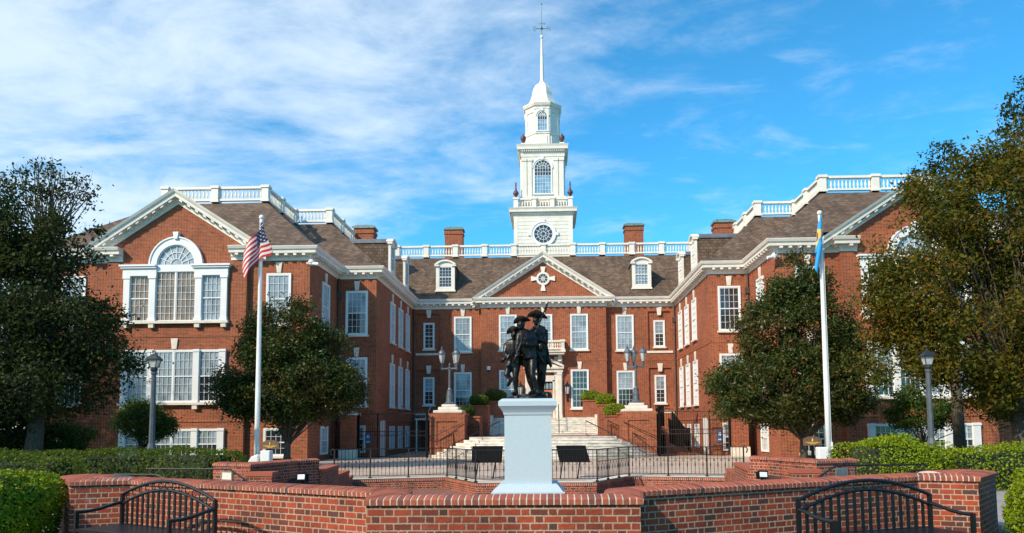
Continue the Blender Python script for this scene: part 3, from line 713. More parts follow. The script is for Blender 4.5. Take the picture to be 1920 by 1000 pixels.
part('balcony', bl, STONE, hall)
# downpipes, basement entrance ---------------------------------------------
for a in (-1, 1):
    for x, y in ((XI-.12, Y0-.12), (XW-.12, Y1-.12)):
        dp = MB(); dp.tube([(a*x, y, ZW), (a*x, y, -.3)], .055, 8); dp.box(a*x-.13, a*x+.13, y-.13, y+.1, 9.5, 9.85)
        for z in (8, 6, 4, 2): dp.lathe([(.075, 0), (.075, .06)], (a*x, y, z), 8)
        part('downpipe', dp, PIPE, hall)
be = MB(); be.box(-9.7, -8.2, 56.0, 57.05, 2.15, 2.28); be.tube([(-8.95, 56.05, 2.28), (-8.6, 57.05, 3.4)], .03, 6)
for x in (-9.6, -8.3): be.box(x-.05, x+.05, 56.05, 56.15, -.2, 2.15)
part('entrance_canopy', be, WHITEP, hall)
bd = MB(); bd.box(-9.45, -8.45, Y0-.04, Y0+.1, -.2, 2.0); part('basement_door', bd, DARK, hall)
for a in (-1, 1):
    q = MB(); y0 = 46.3; q.box(a*XI-.05, a*XI+.05, y0, y0+1.2, -.2, 2.05); part('basement_door', q, WOODW, hall)
# tower -----------------------------------------------------------------------
TX, TY = 0., 66.6
t0 = MB(); H0 = 2.55
t0.box(-H0, H0, TY-H0, TY+H0, ZD-.2, 20.02)
for i in range(9): t0.box(-H0+.32, H0-.32, TY-H0-.035, TY-H0+.01, 16.9+i*.32, 16.9+i*.32+.285)
for s in (-1, 1):
    t0.box(min(s*H0+s*.02, s*(H0-.34)), max(s*H0+s*.02, s*(H0-.34)), TY-H0-.05, TY-H0+.3, ZD-.2, 20.02)
tower = part('tower', t0, WHITE, hall)
def sqpath(h): return [(-h, TY-h), (h, TY-h), (h, TY+h), (-h, TY+h)]
def tcor(h, z0, z1, ov):
    c = MB(); d = z1-z0
    c.sweep(sqpath(h), [(-.1, z0), (.04, z0), (.06, z0+d*.35), (.14, z0+d*.42), (.14, z0+d*.56), (ov*.8, z0+d*.58), (ov*.82, z0+d*.80), (ov, z1), (-.1, z1)], closed=True)
    k = int(2*h/.19)
    for i in range(k):
        x = -h+2*h*(i+.5)/k; c.box(x-.05, x+.05, TY-h-.26, TY-h-.1, z0+d*.42, z0+d*.581)
        for s in (-1, 1): c.box(min(s*(h+.1), s*(h+.26)), max(s*(h+.1), s*(h+.26)), TY+x-.05, TY+x+.05, z0+d*.42, z0+d*.581)
    part('cornice', c, WHITE, tower)
tcor(H0, 19.75, 20.62, .48)
tb = MB(); HB = 2.38; balustrade(tb, sqpath(HB)+[sqpath(HB)[0]], 20.62, h=.98, pw=.40, sp=1.6, bs=.2)
part('balustrade', tb, WHITE, tower)
H1 = 1.90; t1 = MB(); t1.box(-H1, H1, TY-H1, TY+H1, 20.6, 25.75); t1.box(-H1-.1, H1+.1, TY-H1-.1, TY+H1+.1, 20.6, 21.75); t1.box(-H1-.14, H1+.14, TY-H1-.14, TY+H1+.14, 21.75, 21.87)
for s in (-1, 1):
    for x0, x1 in ((1.42, 1.84), (.98, 1.36)):
        t1.box(min(s*x0, s*x1), max(s*x0, s*x1), TY-H1-.10, TY-H1+.1, 21.87, 25.3); t1.box(min(s*x0, s*x1)-.05, max(s*x0, s*x1)+.05, TY-H1-.16, TY-H1+.1, 25.1, 25.3)
        t1.box(s*(H1-.1) if s > 0 else -H1-.1, H1+.1 if s > 0 else -H1+.1, TY+(x0 if s > 0 else -x1), TY+(x1 if s > 0 else -x0), 21.87, 25.3)
part('belfry_stage', t1, WHITE, tower)
tcor(H1, 25.5, 26.55, .42)
for zz, hh, hw in ((26.55, .42, 0), ):
    t2 = MB(); 
    t2.lathe([(1.62, 26.5), (1.62, 27.75), (1.70, 27.8), (1.70, 27.92), (1.60, 27.95), (1.60, 30.2)], (0, TY, 0), 8, R(22.5))
    t2.lathe([(1.60, 30.0), (1.68, 30.1), (1.68, 30.28), (1.80, 30.36), (1.90, 30.58), (1.90, 30.66), (.5, 30.9)], (0, TY, 0), 8, R(22.5))
    for k in range(8):
        t2.X = Matrix.Translation((0, TY, 0)) @ Matrix.Rotation(k*math.pi/4, 4, 'Z')
        for s in (-1, 1): t2.box(min(s*.42, s*.58), max(s*.42, s*.58), -1.55, -1.44, 27.95, 30.05)
        t2.box(-.42, .42, -1.55, -1.44, 29.85, 30.05); t2.box(-.42, .42, -1.56, -1.45, 26.75, 27.6)
        t2.X = None
    part('lantern_stage', t2, WHITE, tower)
dm = MB(); dm.lathe([(1.62, 30.66), (1.45, 30.85), (1.18, 31.3), (1.02, 31.75), (.97, 32.1), (.86, 32.5), (.66, 32.85), (.36, 33.08), (.26, 33.2), (.20, 33.4), (.19, 34), (.10, 37.4)], (0, TY, 0), 8, R(22.5))
dm.lathe([(.02, 37.38), (.13, 37.46), (.16, 37.58), (.12, 37.7), (.02, 37.78)], (0, TY, 0), 10)
part('dome_spire', dm, WHITE, tower)
wv = MB(); wv.tube([(0, TY, 37.7), (0, TY, 40.75)], [.05, .03], 6); wv.lathe([(.01, 0), (.08, .05), (.08, .1), (.01, .15)], (0, TY, 40.7), 8)
wv.tube([(-.55, TY, 38.4), (.55, TY, 38.4)], .035, 6); wv.tube([(0, TY-.55, 38.4), (0, TY+.55, 38.4)], .035, 6); wv.lathe([(.02, 0), (.14, .08), (.14, .16), (.02, .24)], (0, TY, 38.28), 8)
for a_, b_ in (((.52, 38.2), (.52, 38.6)), ((.52, 38.6), (.78, 38.2)), ((.78, 38.2), (.78, 38.6))): wv.tube([(a_[0], TY, a_[1]), (b_[0], TY, b_[1])], .032, 5)
wv.tube([(-.54, TY, 38.56), (-.62, TY, 38.6), (-.76, TY, 38.55), (-.76, TY, 38.45), (-.58, TY, 38.37), (-.56, TY, 38.26), (-.64, TY, 38.2), (-.78, TY, 38.24)], .032, 5)
wv.tube([(-.2, TY, 38.85), (.25, TY, 38.85)], .03, 5); wv.face([(.25, TY, 38.75), (.4, TY, 38.85), (.25, TY, 38.95)])
part('weathervane', wv, COPPER, tower)
def archwin(w_, z0, zs, y, cols, rows, mats):
    f = MB(); r_ = w_/2
    f.box(-r_-.13, -r_, y-.07, y+.01, z0, zs); f.box(r_, r_+.13, y-.07, y+.01, z0, zs); f.arc(0, zs, r_, r_+.13, 0, math.pi, y-.07, y+.01, 16); f.arc(0, zs, r_+.13, r_+.2, 0, math.pi, y-.12, y+.01, 16)
    f.box(-r_-.2, r_+.2, y-.13, y+.01, z0-.1, z0); f.prism([(-.08, zs+r_+.05), (.08, zs+r_+.05), (.12, zs+r_+.38), (-.12, zs+r_+.38)], y-.16, y+.01, 'y')
    for i in range(1, cols): x = -r_+w_*i/cols; f.box(x-.016, x+.016, y-.03, y-.005, z0, zs+math.sqrt(max(0, r_*r_-x*x))*.55)
    for j in range(1, rows+1): z = z0+(zs-z0)*j/rows; f.box(-r_, r_, y-.03, y-.006, z-.016, z+.016)
    for rr in (.35, .7): f.arc(0, zs, r_*rr-.015, r_*rr+.015, 0, math.pi, y-.032, y-.004, 12)
    for k in range(1, 7):
        a = math.pi*k/7; vs, fs = boxpath((r_*.35*math.cos(a), y-.018, zs+r_*.35*math.sin(a)), (r_*math.cos(a), y-.018, zs+r_*math.sin(a)), .03, .03); f.add(vs, fs)
    zm = z0+(zs-z0)*.72
    f.face([(-r_, y-.002, z0), (r_, y-.002, z0), (r_, y-.002, zm), (-r_, y-.002, zm)], 1)
    f.face([(-r_, y-.002, zm), (r_, y-.002, zm)]+[(r_*math.cos(math.pi*k/16), y-.002, zs+r_*math.sin(math.pi*k/16)) for k in range(17)], 2)
    return f
GSKY = glassmat('tower_glass_seen_through_to_sky', (.16, .34, .50), .1, 2, .4)
for k in range(4):
    f = archwin(1.42, 22.15, 24.45, 0, 6, 7, None)
    o = part('window', f, [WOODW, GSKY, GDARK], tower, local=True); q = k*math.pi/2
    o.location = Vector((math.sin(q)*(H1+.012), TY-math.cos(q)*(H1+.012), 0))-wloc(tower); o.rotation_euler = (0, 0, q)
for k in (0, 2, 6):
    f = archwin(.80, 28.05, 29.4, 0, 4, 4, None); f.add([], [])
    o = part('window', f, [WOODW, GSKY, GDARK], tower, local=True); q = k*math.pi/4
    o.location = Vector((math.sin(q)*1.492, TY-math.cos(q)*1.492, 0))-wloc(tower); o.rotation_euler = (0, 0, q)
ow = MB(); cz = 18.33; yo = TY-H0-.035
ow.arc(0, cz, .80, 1.02, 0, 2*math.pi, yo-.09, yo+.03, 32); ow.arc(0, cz, 1.02, 1.10, 0, 2*math.pi, yo-.14, yo+.03, 32)
for k in range(4):
    a = k*math.pi/2; c, s_ = math.cos(a), math.sin(a); ow.prism([(u*c-v*s_, cz+u*s_+v*c) for u, v in ((1.0, -.13), (1.32, -.13), (1.32, .13), (1.0, .13))], yo-.13, yo+.03, 'y')
for r_ in (.2, .5): ow.arc(0, cz, r_-.018, r_+.018, 0, 2*math.pi, yo-.05, yo-.01, 20)
for k in range(6):
    a = k*math.pi/6; c, s_ = math.cos(a), math.sin(a)
    for sg in (-1, 1): vs, fs = boxpath((sg*.2*c, yo-.03, cz+sg*.2*s_), (sg*.81*c, yo-.03, cz+sg*.81*s_), .03, .03); ow.add(vs, fs)
ow.face([(.81*math.cos(i*math.pi/16), yo-.006, cz+.81*math.sin(i*math.pi/16)) for i in range(32)], 1)
part('round_window', ow, [WOODW, GDARK], tower)
for a in (-1, 1):
    for b in (-1, 1):
        u = MB(); u.lathe([(.12, 0), (.14, .05), (.07, .10), (.10, .16), (.24, .34), (.26, .45), (.20, .58), (.09, .72), (.07, .95), (.05, 1.1), (.09, 1.15), (.05, 1.22), (.08, 1.3), (.01, 1.46)], (a*HB, TY+b*HB, 21.63), 12); part('urn', u, URNM, tower, smooth=True)
        u = MB(); u.box(a*1.72-.22, a*1.72+.22, TY+b*1.72-.22, TY+b*1.72+.22, 26.55, 26.78); part('urn_pedestal', u, WHITE, tower)
        u = MB(); u.lathe([(.12, 0), (.08, .06), (.12, .14), (.22, .36), (.25, .54), (.22, .66), (.10, .74), (.07, .8), (.04, .88), (.01, .95)], (a*1.72, TY+b*1.72, 26.78), 12); part('urn', u, URNM, tower, smooth=True)
# ------------------------------------------------------------------ entrance stairs
st = thing('entrance_stairs', 'broad pale stone stairs with brick piers, planters and iron handrails rising to the hall door', 'stairs', (0, 44, zT))
NS = 7; zL = 1.0
lf = MB()
for i in range(NS):
    z1 = zT+(zL-zT)*(i+1)/NS; wd = 6.75-i*.40; bul = 2.75-i*.37; yb = 44.34
    pts = [(-wd, 46.5), (-wd, yb)]
    n = 18
    for k in range(n+1):
        x = -wd+2*wd*k/n; pts.append((x, yb-bul*(1-(x/wd)**2)**.8))
    pts += [(wd, yb), (wd, 46.5)]
    pts = [q for j, q in enumerate(pts) if j == 0 or (abs(q[0]-pts[j-1][0])+abs(q[1]-pts[j-1][1])) > 1e-4]
    lf.prism(pts, z1-(zL-zT)/NS-.25, z1-.045, 'z')
    nose = [(x*1.0, y-.035 if 44.3 > y else y) for x, y in pts]
    lf.prism(nose, z1-.045, z1, 'z')
part('lower_flight', lf, STEPM, st)
ld = MB(); ld.box(-4.3, 4.3, 44.35, 51.0, zL-.3, zL+.008)
part('landing', ld, LANDB, st)
uf = MB(); NU = 8; zD2 = 2.24
for i in range(NU):
    z1 = zL+(zD2-zL)*(i+1)/NU; y0 = 51.0+i*.36
    uf.box(-3.62, 3.62, y0, 57.0 if i == NU-1 else y0+.8, z1-(zD2-zL)/NU-.1, z1-.04); uf.box(-3.62, 3.62, y0-.03, 56.99 if i == NU-1 else y0+.8, z1-.0401, z1)
part('upper_flight', uf, STEPM, st)
ck = MB()
for s in (-1, 1): ck.prism([(50.6, zL), (50.6, zL+.35), (53.9, zD2+.3), (55.4, zD2+.3), (55.4, zL)], min(s*3.63, s*3.85), max(s*3.63, s*3.85), 'x')
part('cheek_wall', ck, STEPM, st)
PX0, PX1 = 4.62, 6.72
CAPS = []
for s in (-1, 1):
    pr_ = MB(); x0, x1 = min(s*PX0, s*PX1), max(s*PX0, s*PX1)
    pr_.box(x0, x1, 44.36, 46.45, -.5, 2.30); pr_.box(x0-.06, x1+.06, 44.30, 46.5, 2.30, 2.44)
    for a, b, c, d_ in ((x0, x0+.42, -.3, 2.3), (x1-.42, x1, -.3, 2.3)): pr_.box(a, b, 44.30, 44.37, c, d_)
    pr_.box(x0+.42, x1-.42, 44.30, 44.37, 1.95, 2.299); pr_.box(x0+.42, x1-.42, 44.30, 44.37, -.3, .5)
    p_ = part('pier', pr_, BRICK, st)
    cx = s*5.67
    cp = MB(); cp.box(cx-.88, cx+.88, 44.55, 46.3, 2.44, 2.62); cp.box(cx-.62, cx+.62, 44.8, 46.05, 2.62, 2.82); cp.box(cx-.44, cx+.44, 45.0, 45.85, 2.82, 2.98)
    o = part('pier_cap', cp, STONE, p_)
    bv = o.modifiers.new('bevel', 'BEVEL'); bv.width = .05; bv.segments = 2
    for x0, x1, y0, y1, zt in ((3.95, 4.85, 46.55, 48.6, 2.28), (3.66, 4.85, 49.2, 51.2, 3.04), (2.85, 4.2, 53.6, 55.2, 3.47)):
        b_ = MB(); a0, a1 = min(s*x0, s*x1), max(s*x0, s*x1); b_.box(a0, a1, y0, y1, -.2, zt-.1); b_.box(a0-.05, a1+.05, y0-.05, y1+.05, zt-.1, zt)
        b_.box(a0+.12, a1-.12, y0-.03, y0+.01, 1.6, zt-.4) if zt < 2.5 else None
        part('planter', b_, BRICK, st)
    b_ = MB(); a0, a1 = min(s*4.86, s*6.6), max(s*4.86, s*6.6); b_.box(a0, a1, 46.46, 56.9, -.4, 2.1); part('side_wall', b_, BRICK, st)
    b_ = MB(); a0, a1 = min(s*3.66, s*4.0), max(s*3.66, s*4.0); b_.box(a0, a1, 50.0, 50.5, zL, zL+.52); part('plinth_block', b_, STONE, st)
    # handrails
    def rail(pts, posts, nb, name='handrail'):
        h = MB(); top = [(s*x, y, z) for x, y, z in pts]; h.tube(top, .028, 6); h.tube([(x, y, z-.8) for x, y, z in top], .018, 6)
        a, b = Vector(top[0]), Vector(top[-1])
        for k in range(nb+1):
            c = a.lerp(b, k/nb); big_ = k % posts == 0
            h.tube([tuple(c), (c.x, c.y, c.z-(.98 if big_ else .8))], .024 if big_ else .011, 6)
        part(name, h, IRON, st)
    rail([(5.95, 43.4, .58+.25), (4.0, 46.3, 1.95)], 8, 24)
    rail([(5.1, 42.4, .62), (2.6, 45.2, 1.93)], 99, 1)
    h = MB(); h.tube([(s*6.7, 44.05, .95), (s*4.75, 44.22, 1.85)], .022, 6); h.tube([(s*5.7, 44.1, 1.42), (s*5.7, 44.32, 1.36)], .018, 5); part('wall_rail', h, IRON, st)
h = MB(); h.tube([(1.05, 51.1, zL), (1.05, 51.1, 1.95), (1.05, 54.0, 3.18), (1.05, 54.0, 2.2)], .032, 8); part('centre_handrail', h, IRON, st)

# leaves ------------------------------------------------------------------
def leaf_mesh(name, C, size, mat_, asp=.5, up=.0, var=.35, out=None):
    n = len(C); C = np.asarray(C, float)
    N = rng.normal(size=(n, 3)); N[:, 2] += up
    if out is not None: N += out
    N /= np.linalg.norm(N, axis=1)[:, None]+1e-9
    T = np.cross(N, rng.normal(size=(n, 3))); T /= np.linalg.norm(T, axis=1)[:, None]+1e-9
    B = np.cross(N, T)
    L = size*(1+var*rng.uniform(-1, 1, n))[:, None]; W = L*asp
    V = np.stack([C-T*L*.5, C+B*W*.5-T*L*.08, C+T*L*.5, C-B*W*.5-T*L*.08], 1).reshape(-1, 3)
    me = bpy.data.meshes.new(name); me.vertices.add(4*n); me.vertices.foreach_set('co', V.ravel())
    me.loops.add(4*n); me.loops.foreach_set('vertex_index', np.arange(4*n)); me.polygons.add(n)
    me.polygons.foreach_set('loop_start', np.arange(n)*4); me.polygons.foreach_set('loop_total', np.full(n, 4))
    me.materials.append(mat_); me.update(calc_edges=True); return me
def crown_points(lobes, nclump, per, sig, gap=.0, gs=.6, seed=0, fill=.45):
    out, cl = [], []
    wt = np.array([l[3]*l[4]*l[5] for l in lobes])**.75; wt /= wt.sum(); tries = 0
    while len(cl) < nclump and tries < nclump*8:
        tries += 1
        l = lobes[rng.choice(len(lobes), p=wt)]
        d = rng.normal(size=3); d /= np.linalg.norm(d); r = rng.uniform(fill, 1.0)**.6
        q = np.array(l[:3])+d*r*np.array(l[3:6])
        if gap and noise.noise(Vector(q*gs)+Vector((seed*7.3, 0, 0))) < gap-.5: continue
        cl.append(q)
    for q in cl:
        k = max(3, int(per*rng.uniform(.5, 1.5))); s_ = sig*rng.uniform(.6, 1.35)
        out.append(q+rng.normal(size=(k, 3))*s_*np.array([1, 1, .7]))
    return np.concatenate(out), np.array(cl)
def limbs(mb, base, fork, cl, k, r0, rb, sides=7, wig=.25):
    pts = [base, (base[0]*.7+fork[0]*.3+rng.uniform(-.05, .05), base[1]*.7+fork[1]*.3, base[2]*.6+fork[2]*.4), fork]
    mb.tube(pts, [r0*1.25, r0, r0*.75], 10)
    idx = rng.choice(len(cl), min(k, len(cl)), replace=False)
    for i in idx:
        q = Vector(cl[i]); f = Vector(fork)*rng.uniform(.75, 1.0); f = Vector(base).lerp(Vector(fork), rng.uniform(.62, 1.0))
        m1 = f.lerp(q, .35)+Vector(rng.normal(size=3)*wig*.5)+Vector((0, 0, .10*(q-f).length)); m2 = f.lerp(q, .7)+Vector(rng.normal(size=3)*wig)
        a = rb*rng.uniform(.5, 1.1); mb.tube([f, m1, m2, q], [a, a*.7, a*.42, a*.12], sides)
def tree(name, label, base, fork, lobes, nclump, per, sig, size, lm, bm_, k, r0, rb, gap=0., gs=.6, seed=0, group=None, asp=.5, fill=.45, cat='tree', up=.3):
    t = thing(name, label, cat, base, group)
    pts, cl = crown_points(lobes, nclump, per, sig, gap, gs, seed, fill)
    b = MB(); limbs(b, base, fork, cl, k, r0, rb); part('trunk', b, bm_, t, smooth=True)
    me = leaf_mesh('crown', pts-np.array(base), size, lm, asp, up); link('crown', me, t)
    return t
tree('broad_shade_tree', 'big dark green shade tree in front of the left wing, sparse at its top', (-18.6, 27, zT), (-18.4, 27, 3.4),
     [(-21.2, 27, 6.2, 3.6, 3.4, 3.4), (-18.9, 27, 8.8, 1.6, 1.6, 2.3), (-17.6, 27, 8.6, .9, 1.4, 1.7), (-17.6, 27, 5.4, 1.8, 2.4, 1.5), (-19.0, 27, 3.4, 3.2, 3, 1.6), (-21.0, 27, 9.4, 1.9, 2, 2.1), (-21.5, 27, 2.9, 2.6, 3, 1.9), (-16.2, 26.6, 3.9, 1.5, 1.6, .85), (-20.4, 27.5, 1.6, 1.6, 2, 1.0), (-23.5, 28, 4.5, 2.5, 2.5, 4)],
     1350, 80, .33, .15, L_DARK, BARK, 110, .30, .07, gap=.36, gs=.55, seed=1)
tr_ = None
pts, cl = crown_points([(-18.8, 27.2, 11.0, 1.3, 1.2, 1.0), (-17.4, 27.2, 10.6, .6, .8, .7)], 55, 18, .2, 0, .6, 2, .2)
o = [q for q in bpy.data.objects if q.get('label', '').startswith('big dark green shade')][0]
tw = MB(); 
for i in range(45):
    q = Vector(cl[i]); f = Vector((-18.3+rng.uniform(-.5, .5), 27.1, 8.4)); tw.tube([f, f.lerp(q, .5)+Vector(rng.normal(size=3)*.15), q, q+Vector((rng.uniform(-.2, .3), 0, .35))], [.035, .022, .012, .004], 5)
part('bare_branch', tw, PALEBARK, o, smooth=True)
link('top_foliage', leaf_mesh('top_foliage', pts-np.array((-18.6, 27, zT)), .14, L_DARK), o)
tree('broad_shade_tree', 'unseen big dark tree added beyond the left edge to shade the left wing', (-31, 33, zT), (-31, 33, 3.2), [(-31, 33, 6.5, 4.6, 4.2, 3.6), (-31, 33, 10, 3, 3, 3), (-30, 33.5, 4, 4, 3.5, 2)], 420, 50, .55, .28, L_DARK, BARK, 40, .3, .08, gap=.3, seed=41)  # unseen tree, added left of the view to shade the lower wing front
tree('autumn_tree', 'large olive and rust autumn tree in front of the right wing', (16.6, 26, zT), (16.3, 26, 3.2),
     [(15.2, 26, 5.6, 3.6, 3, 3.6), (16.6, 26, 8.6, 2.6, 2.6, 2.5), (13.2, 26, 6.2, 1.7, 2, 2.4), (13.7, 26, 8.4, 1.5, 1.6, 1.7), (12.6, 26, 3.9, 1.2, 1.6, 1.5), (16.8, 25.6, 3.0, 2.2, 2.2, 1.4), (17.4, 26, 10.6, 1.3, 1.5, 1.3), (15.7, 26, 10.3, .9, 1, .9), (18.2, 26, 6, 2.5, 3, 4)],
     1050, 84, .30, .145, L_AUT, BARK, 150, .30, .06, gap=.45, gs=.6, seed=3)
tree('tall_dark_tree', 'tall dark green tree rising behind the autumn tree with a feathery top', (18.4, 33.5, zT), (18.3, 33.5, 6), [(18.2, 33.5, 13.6, .6, .8, 1.1), (17.4, 33.5, 12.3, .6, .9, .9), (19.0, 33.5, 12.6, .6, .9, 1.2), (18.2, 33.5, 11.4, 1.2, 1, 1.0), (18.3, 33.5, 9.5, 1.9, 1.6, 1.6)],
     190, 34, .2, .17, L_DARK, BARK, 50, .22, .04, gap=.38, gs=.9, seed=5)
tree('tall_dark_tree', 'tallest dark leaved tree at the right edge, its thin top above the autumn tree', (20.2, 30, zT), (20.1, 30, 7), [(19.7, 30, 14.4, .7, .9, 1.2), (19.1, 30, 12.9, .5, .8, .7), (20.4, 30, 13.0, .9, 1.2, 1.3), (20.6, 30, 10.5, 1.4, 2, 2.0)],
     170, 34, .2, .17, L_DARK, BARK, 40, .24, .05, gap=.38, gs=.9, seed=6)
tree('magnolia_tree', 'round dark magnolia with orange tinged leaves beside the flagpole with the striped flag', (-11.3, 33, zT), (-11.2, 33, 1.35),
     [(-11.2, 33, 3.7, 3.0, 2.6, 1.9), (-11.3, 33, 5.6, 1.9, 1.9, 1.9), (-12.4, 33, 3.0, 1.9, 2, 1.2), (-9.8, 33, 3.2, 1.8, 2, 1.4), (-11.9, 33, 6.2, .7, .8, 1.1), (-10.9, 33, 6.4, .6, .8, 1.0), (-9.6, 33, 5.0, 1.0, 1.2, 1.2), (-12.7, 33, 5.0, .6, .8, .7), (-13.7, 33, 3.3, .6, .8, .6), (-8.6, 33, 3.0, .6, .8, .5)],
     760, 95, .26, .15, L_MAG, BARK, 46, .15, .075, gap=.36, gs=1.0, seed=8, asp=.42, group='magnolias beside the courtyard')
tree('magnolia_tree', 'taller dark magnolia with a conical crown beside the flagpole with the blue flag', (11.5, 33, zT), (11.45, 33, 1.3),
     [(10.9, 33, 3.4, 3.3, 2.8, 1.9), (11.3, 33, 5.6, 2.5, 2.3, 2.0), (11.5, 33, 7.3, 1.3, 1.4, 1.6), (9.2, 33, 3.0, 1.8, 2, 1.2), (12.9, 33, 3.6, 1.7, 2, 2.0), (11.2, 33, 8.4, .5, .6, .7)],
     960, 95, .26, .15, L_MAG, BARK, 46, .16, .075, gap=.33, gs=1.0, seed=9, asp=.42, group='magnolias beside the courtyard')
for lab, x, lobes in (('small green ornamental tree growing behind the lamp post by the left wing', -18.9, [(-18.9, 35, 1.9, 1.4, 1.2, .75), (-19.2, 35, 2.5, .7, .7, .5), (-17.9, 35, 1.7, .6, .7, .5)]),
                      ('small bright green ornamental tree growing behind the lamp post by the right wing', 17.6, [(17.5, 35, 2.1, 1.5, 1.2, .75), (17.2, 35, 2.8, .8, .8, .5), (18.7, 35, 1.9, .7, .8, .55), (16.5, 35, 1.9, .5, .6, .5)])):
    tree('ornamental_tree', lab, (x, 35, zT), (x, 35, .55), lobes, 190, 46, .17, .13, L_GRN, BARK, 26, .07, .04, seed=11, group='small trees under the wing windows')
for lab, x, lb in (('low glossy shrub nearest the street at the far left', -21.0, [(-21.0, 30, .8, .9, .9, .8)]), ('taller ragged olive green shrub in front of the left wing', -19.4, [(-19.6, 30, 1.0, .9, .8, .9), (-18.8, 30, 1.4, .6, .6, .45), (-20.1, 30.2, 1.5, .4, .5, .4)])):
    t = thing('shrub', lab, 'shrub', (x, 30, zT), 'shrubs at the left wing'); pts, cl = crown_points(lb, 170, 46, .14, 0, 1, 0, .5)
    b = MB(); limbs(b, (x, 30, zT), (x, 30, .3), cl, 14, .05, .025); part('stems', b, BARK, t); link('foliage', leaf_mesh('foliage', pts-np.array((x, 30, zT)), .12, L_GRN, .5, .3), t)
for i, (x, y, h_, lab) in enumerate(((-38, 66, 15, 'dark background tree beyond the left wing end, nearest the building'), (-47, 74, 17, 'tall dark background tree at the far left beyond the street'), (-33, 84, 14, 'dark background tree half hidden behind the left wing'), (40, 70, 15, 'dark background tree beyond the right wing end'))):
    tree('background_tree', lab, (x, y, zT), (x, y, 4), [(x, y, h_*.6, 4.6, 4, h_*.36), (x-2.5, y, h_*.4, 4, 3.5, 3.4), (x+2.5, y, h_*.45, 3.6, 3, 3.6)], 260, 40, .8, .45, L_DARK, BARK, 20, .4, .12, gap=.1, seed=20+i, group='trees beyond the building')
# clipped hedges -----------------------------------------------------------
def hedge(name, label, path, w_, h_, n, size, mat_, top_bias=.5, wob=.08, group=None, cat='hedge', freq=1.3):
    P_ = [Vector((x, y, 0)) for x, y in path]; seg = [(P_[i], P_[i+1], (P_[i+1]-P_[i]).length) for i in range(len(P_)-1)]
    tot = sum(s_[2] for s_ in seg); C, O = [], []
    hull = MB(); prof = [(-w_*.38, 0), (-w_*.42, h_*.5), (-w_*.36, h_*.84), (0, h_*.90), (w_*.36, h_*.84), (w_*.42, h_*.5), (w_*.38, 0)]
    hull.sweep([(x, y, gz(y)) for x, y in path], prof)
    per = [w_, h_]; perim = w_+2*h_
    for _ in range(n):
        s_ = rng.uniform(0, tot); k = 0
        while k < len(seg)-1 and s_ > seg[k][2]: s_ -= seg[k][2]; k += 1
        a, b, L = seg[k]; t = (b-a)/L; nr = Vector((t.y, -t.x, 0)); c = a+t*s_
        q = rng.uniform(0, perim); rr = .25
        if q < w_: o, z, nv = q-w_/2, h_, (0, 1)
        elif q < w_+h_: o, z, nv = w_/2, q-w_, (1, 0)
        else: o, z, nv = -w_/2, q-w_-h_, (-1, 0)
        ex = max(0, abs(o)-(w_/2-rr)); ez = max(0, z-(h_-rr))
        if ex > 0 and ez > 0:
            l = math.hypot(ex, ez); ex, ez = ex/l*rr, ez/l*rr; o = math.copysign(w_/2-rr+ex, o); z = h_-rr+ez
        p_ = c+nr*o; f = 1+wob*2*noise.noise(Vector((p_.x*freq, p_.y*freq, z*freq)))+rng.normal()*.03
        endf = 1.
        C.append((c.x+nr.x*o*f, c.y+nr.y*o*f, gz(c.y)+z*f)); O.append((nr.x*nv[0], nr.y*nv[0], nv[1]+.3))
    # rounded ends
    for (e_, d_) in ((P_[0], (P_[0]-P_[1]).normalized()), (P_[-1], (P_[-1]-P_[-2]).normalized())):
        for _ in range(int(n*.10)):
            a = rng.uniform(-1.57, 1.57); z = rng.uniform(0, h_); rr = w_/2*min(1, math.sqrt(max(.05, 1-((z-h_*.5)/(h_*.62))**2))*1.15)*math.sqrt(rng.uniform(.5, 1)); nr = Vector((d_.y, -d_.x, 0))
            q = e_+d_*math.cos(a)*rr+nr*math.sin(a)*rr; C.append((q.x, q.y, gz(q.y)+z)); O.append((d_.x*math.cos(a), d_.y*math.cos(a), .4))
    t = thing(name, label, cat, (P_[0].x, P_[0].y, gz(P_[0].y)), group)
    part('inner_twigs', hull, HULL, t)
    link('foliage', leaf_mesh('foliage', np.array(C)-np.array(t.location), size, mat_, .62, 0, .35, np.array(O)*1.1), t)
hedge('clipped_hedge', 'long low clipped hedge in front of the left wing', [(-8.7, 20.6), (-10.5, 20.8), (-14, 20.4), (-22, 20.0)], 1.5, 1.16, 22000, .07, L_BOX, wob=.09, freq=.9)
hedge('clipped_hedge', 'shorter front row of hedge at the left edge behind the round bush', [(-11.6, 18.2), (-14, 18.0), (-19, 18.0)], 1.2, .98, 8000, .08, L_BOX, wob=.09)
hedge('clipped_hedge', 'shorter taller bright yellow green hedge end nearest the blue flag', [(8.9, 20.6), (10.6, 20.7)], 1.8, 1.30, 9000, .066, L_HEDGE, wob=.11, freq=.9)
hedge('clipped_hedge', 'long bright yellow green clipped hedge in front of the right wing', [(11.2, 21.0), (14, 21.3), (18, 21.6), (26, 22.0)], 1.6, 1.12, 26000, .066, L_HEDGE, wob=.09, freq=.9)
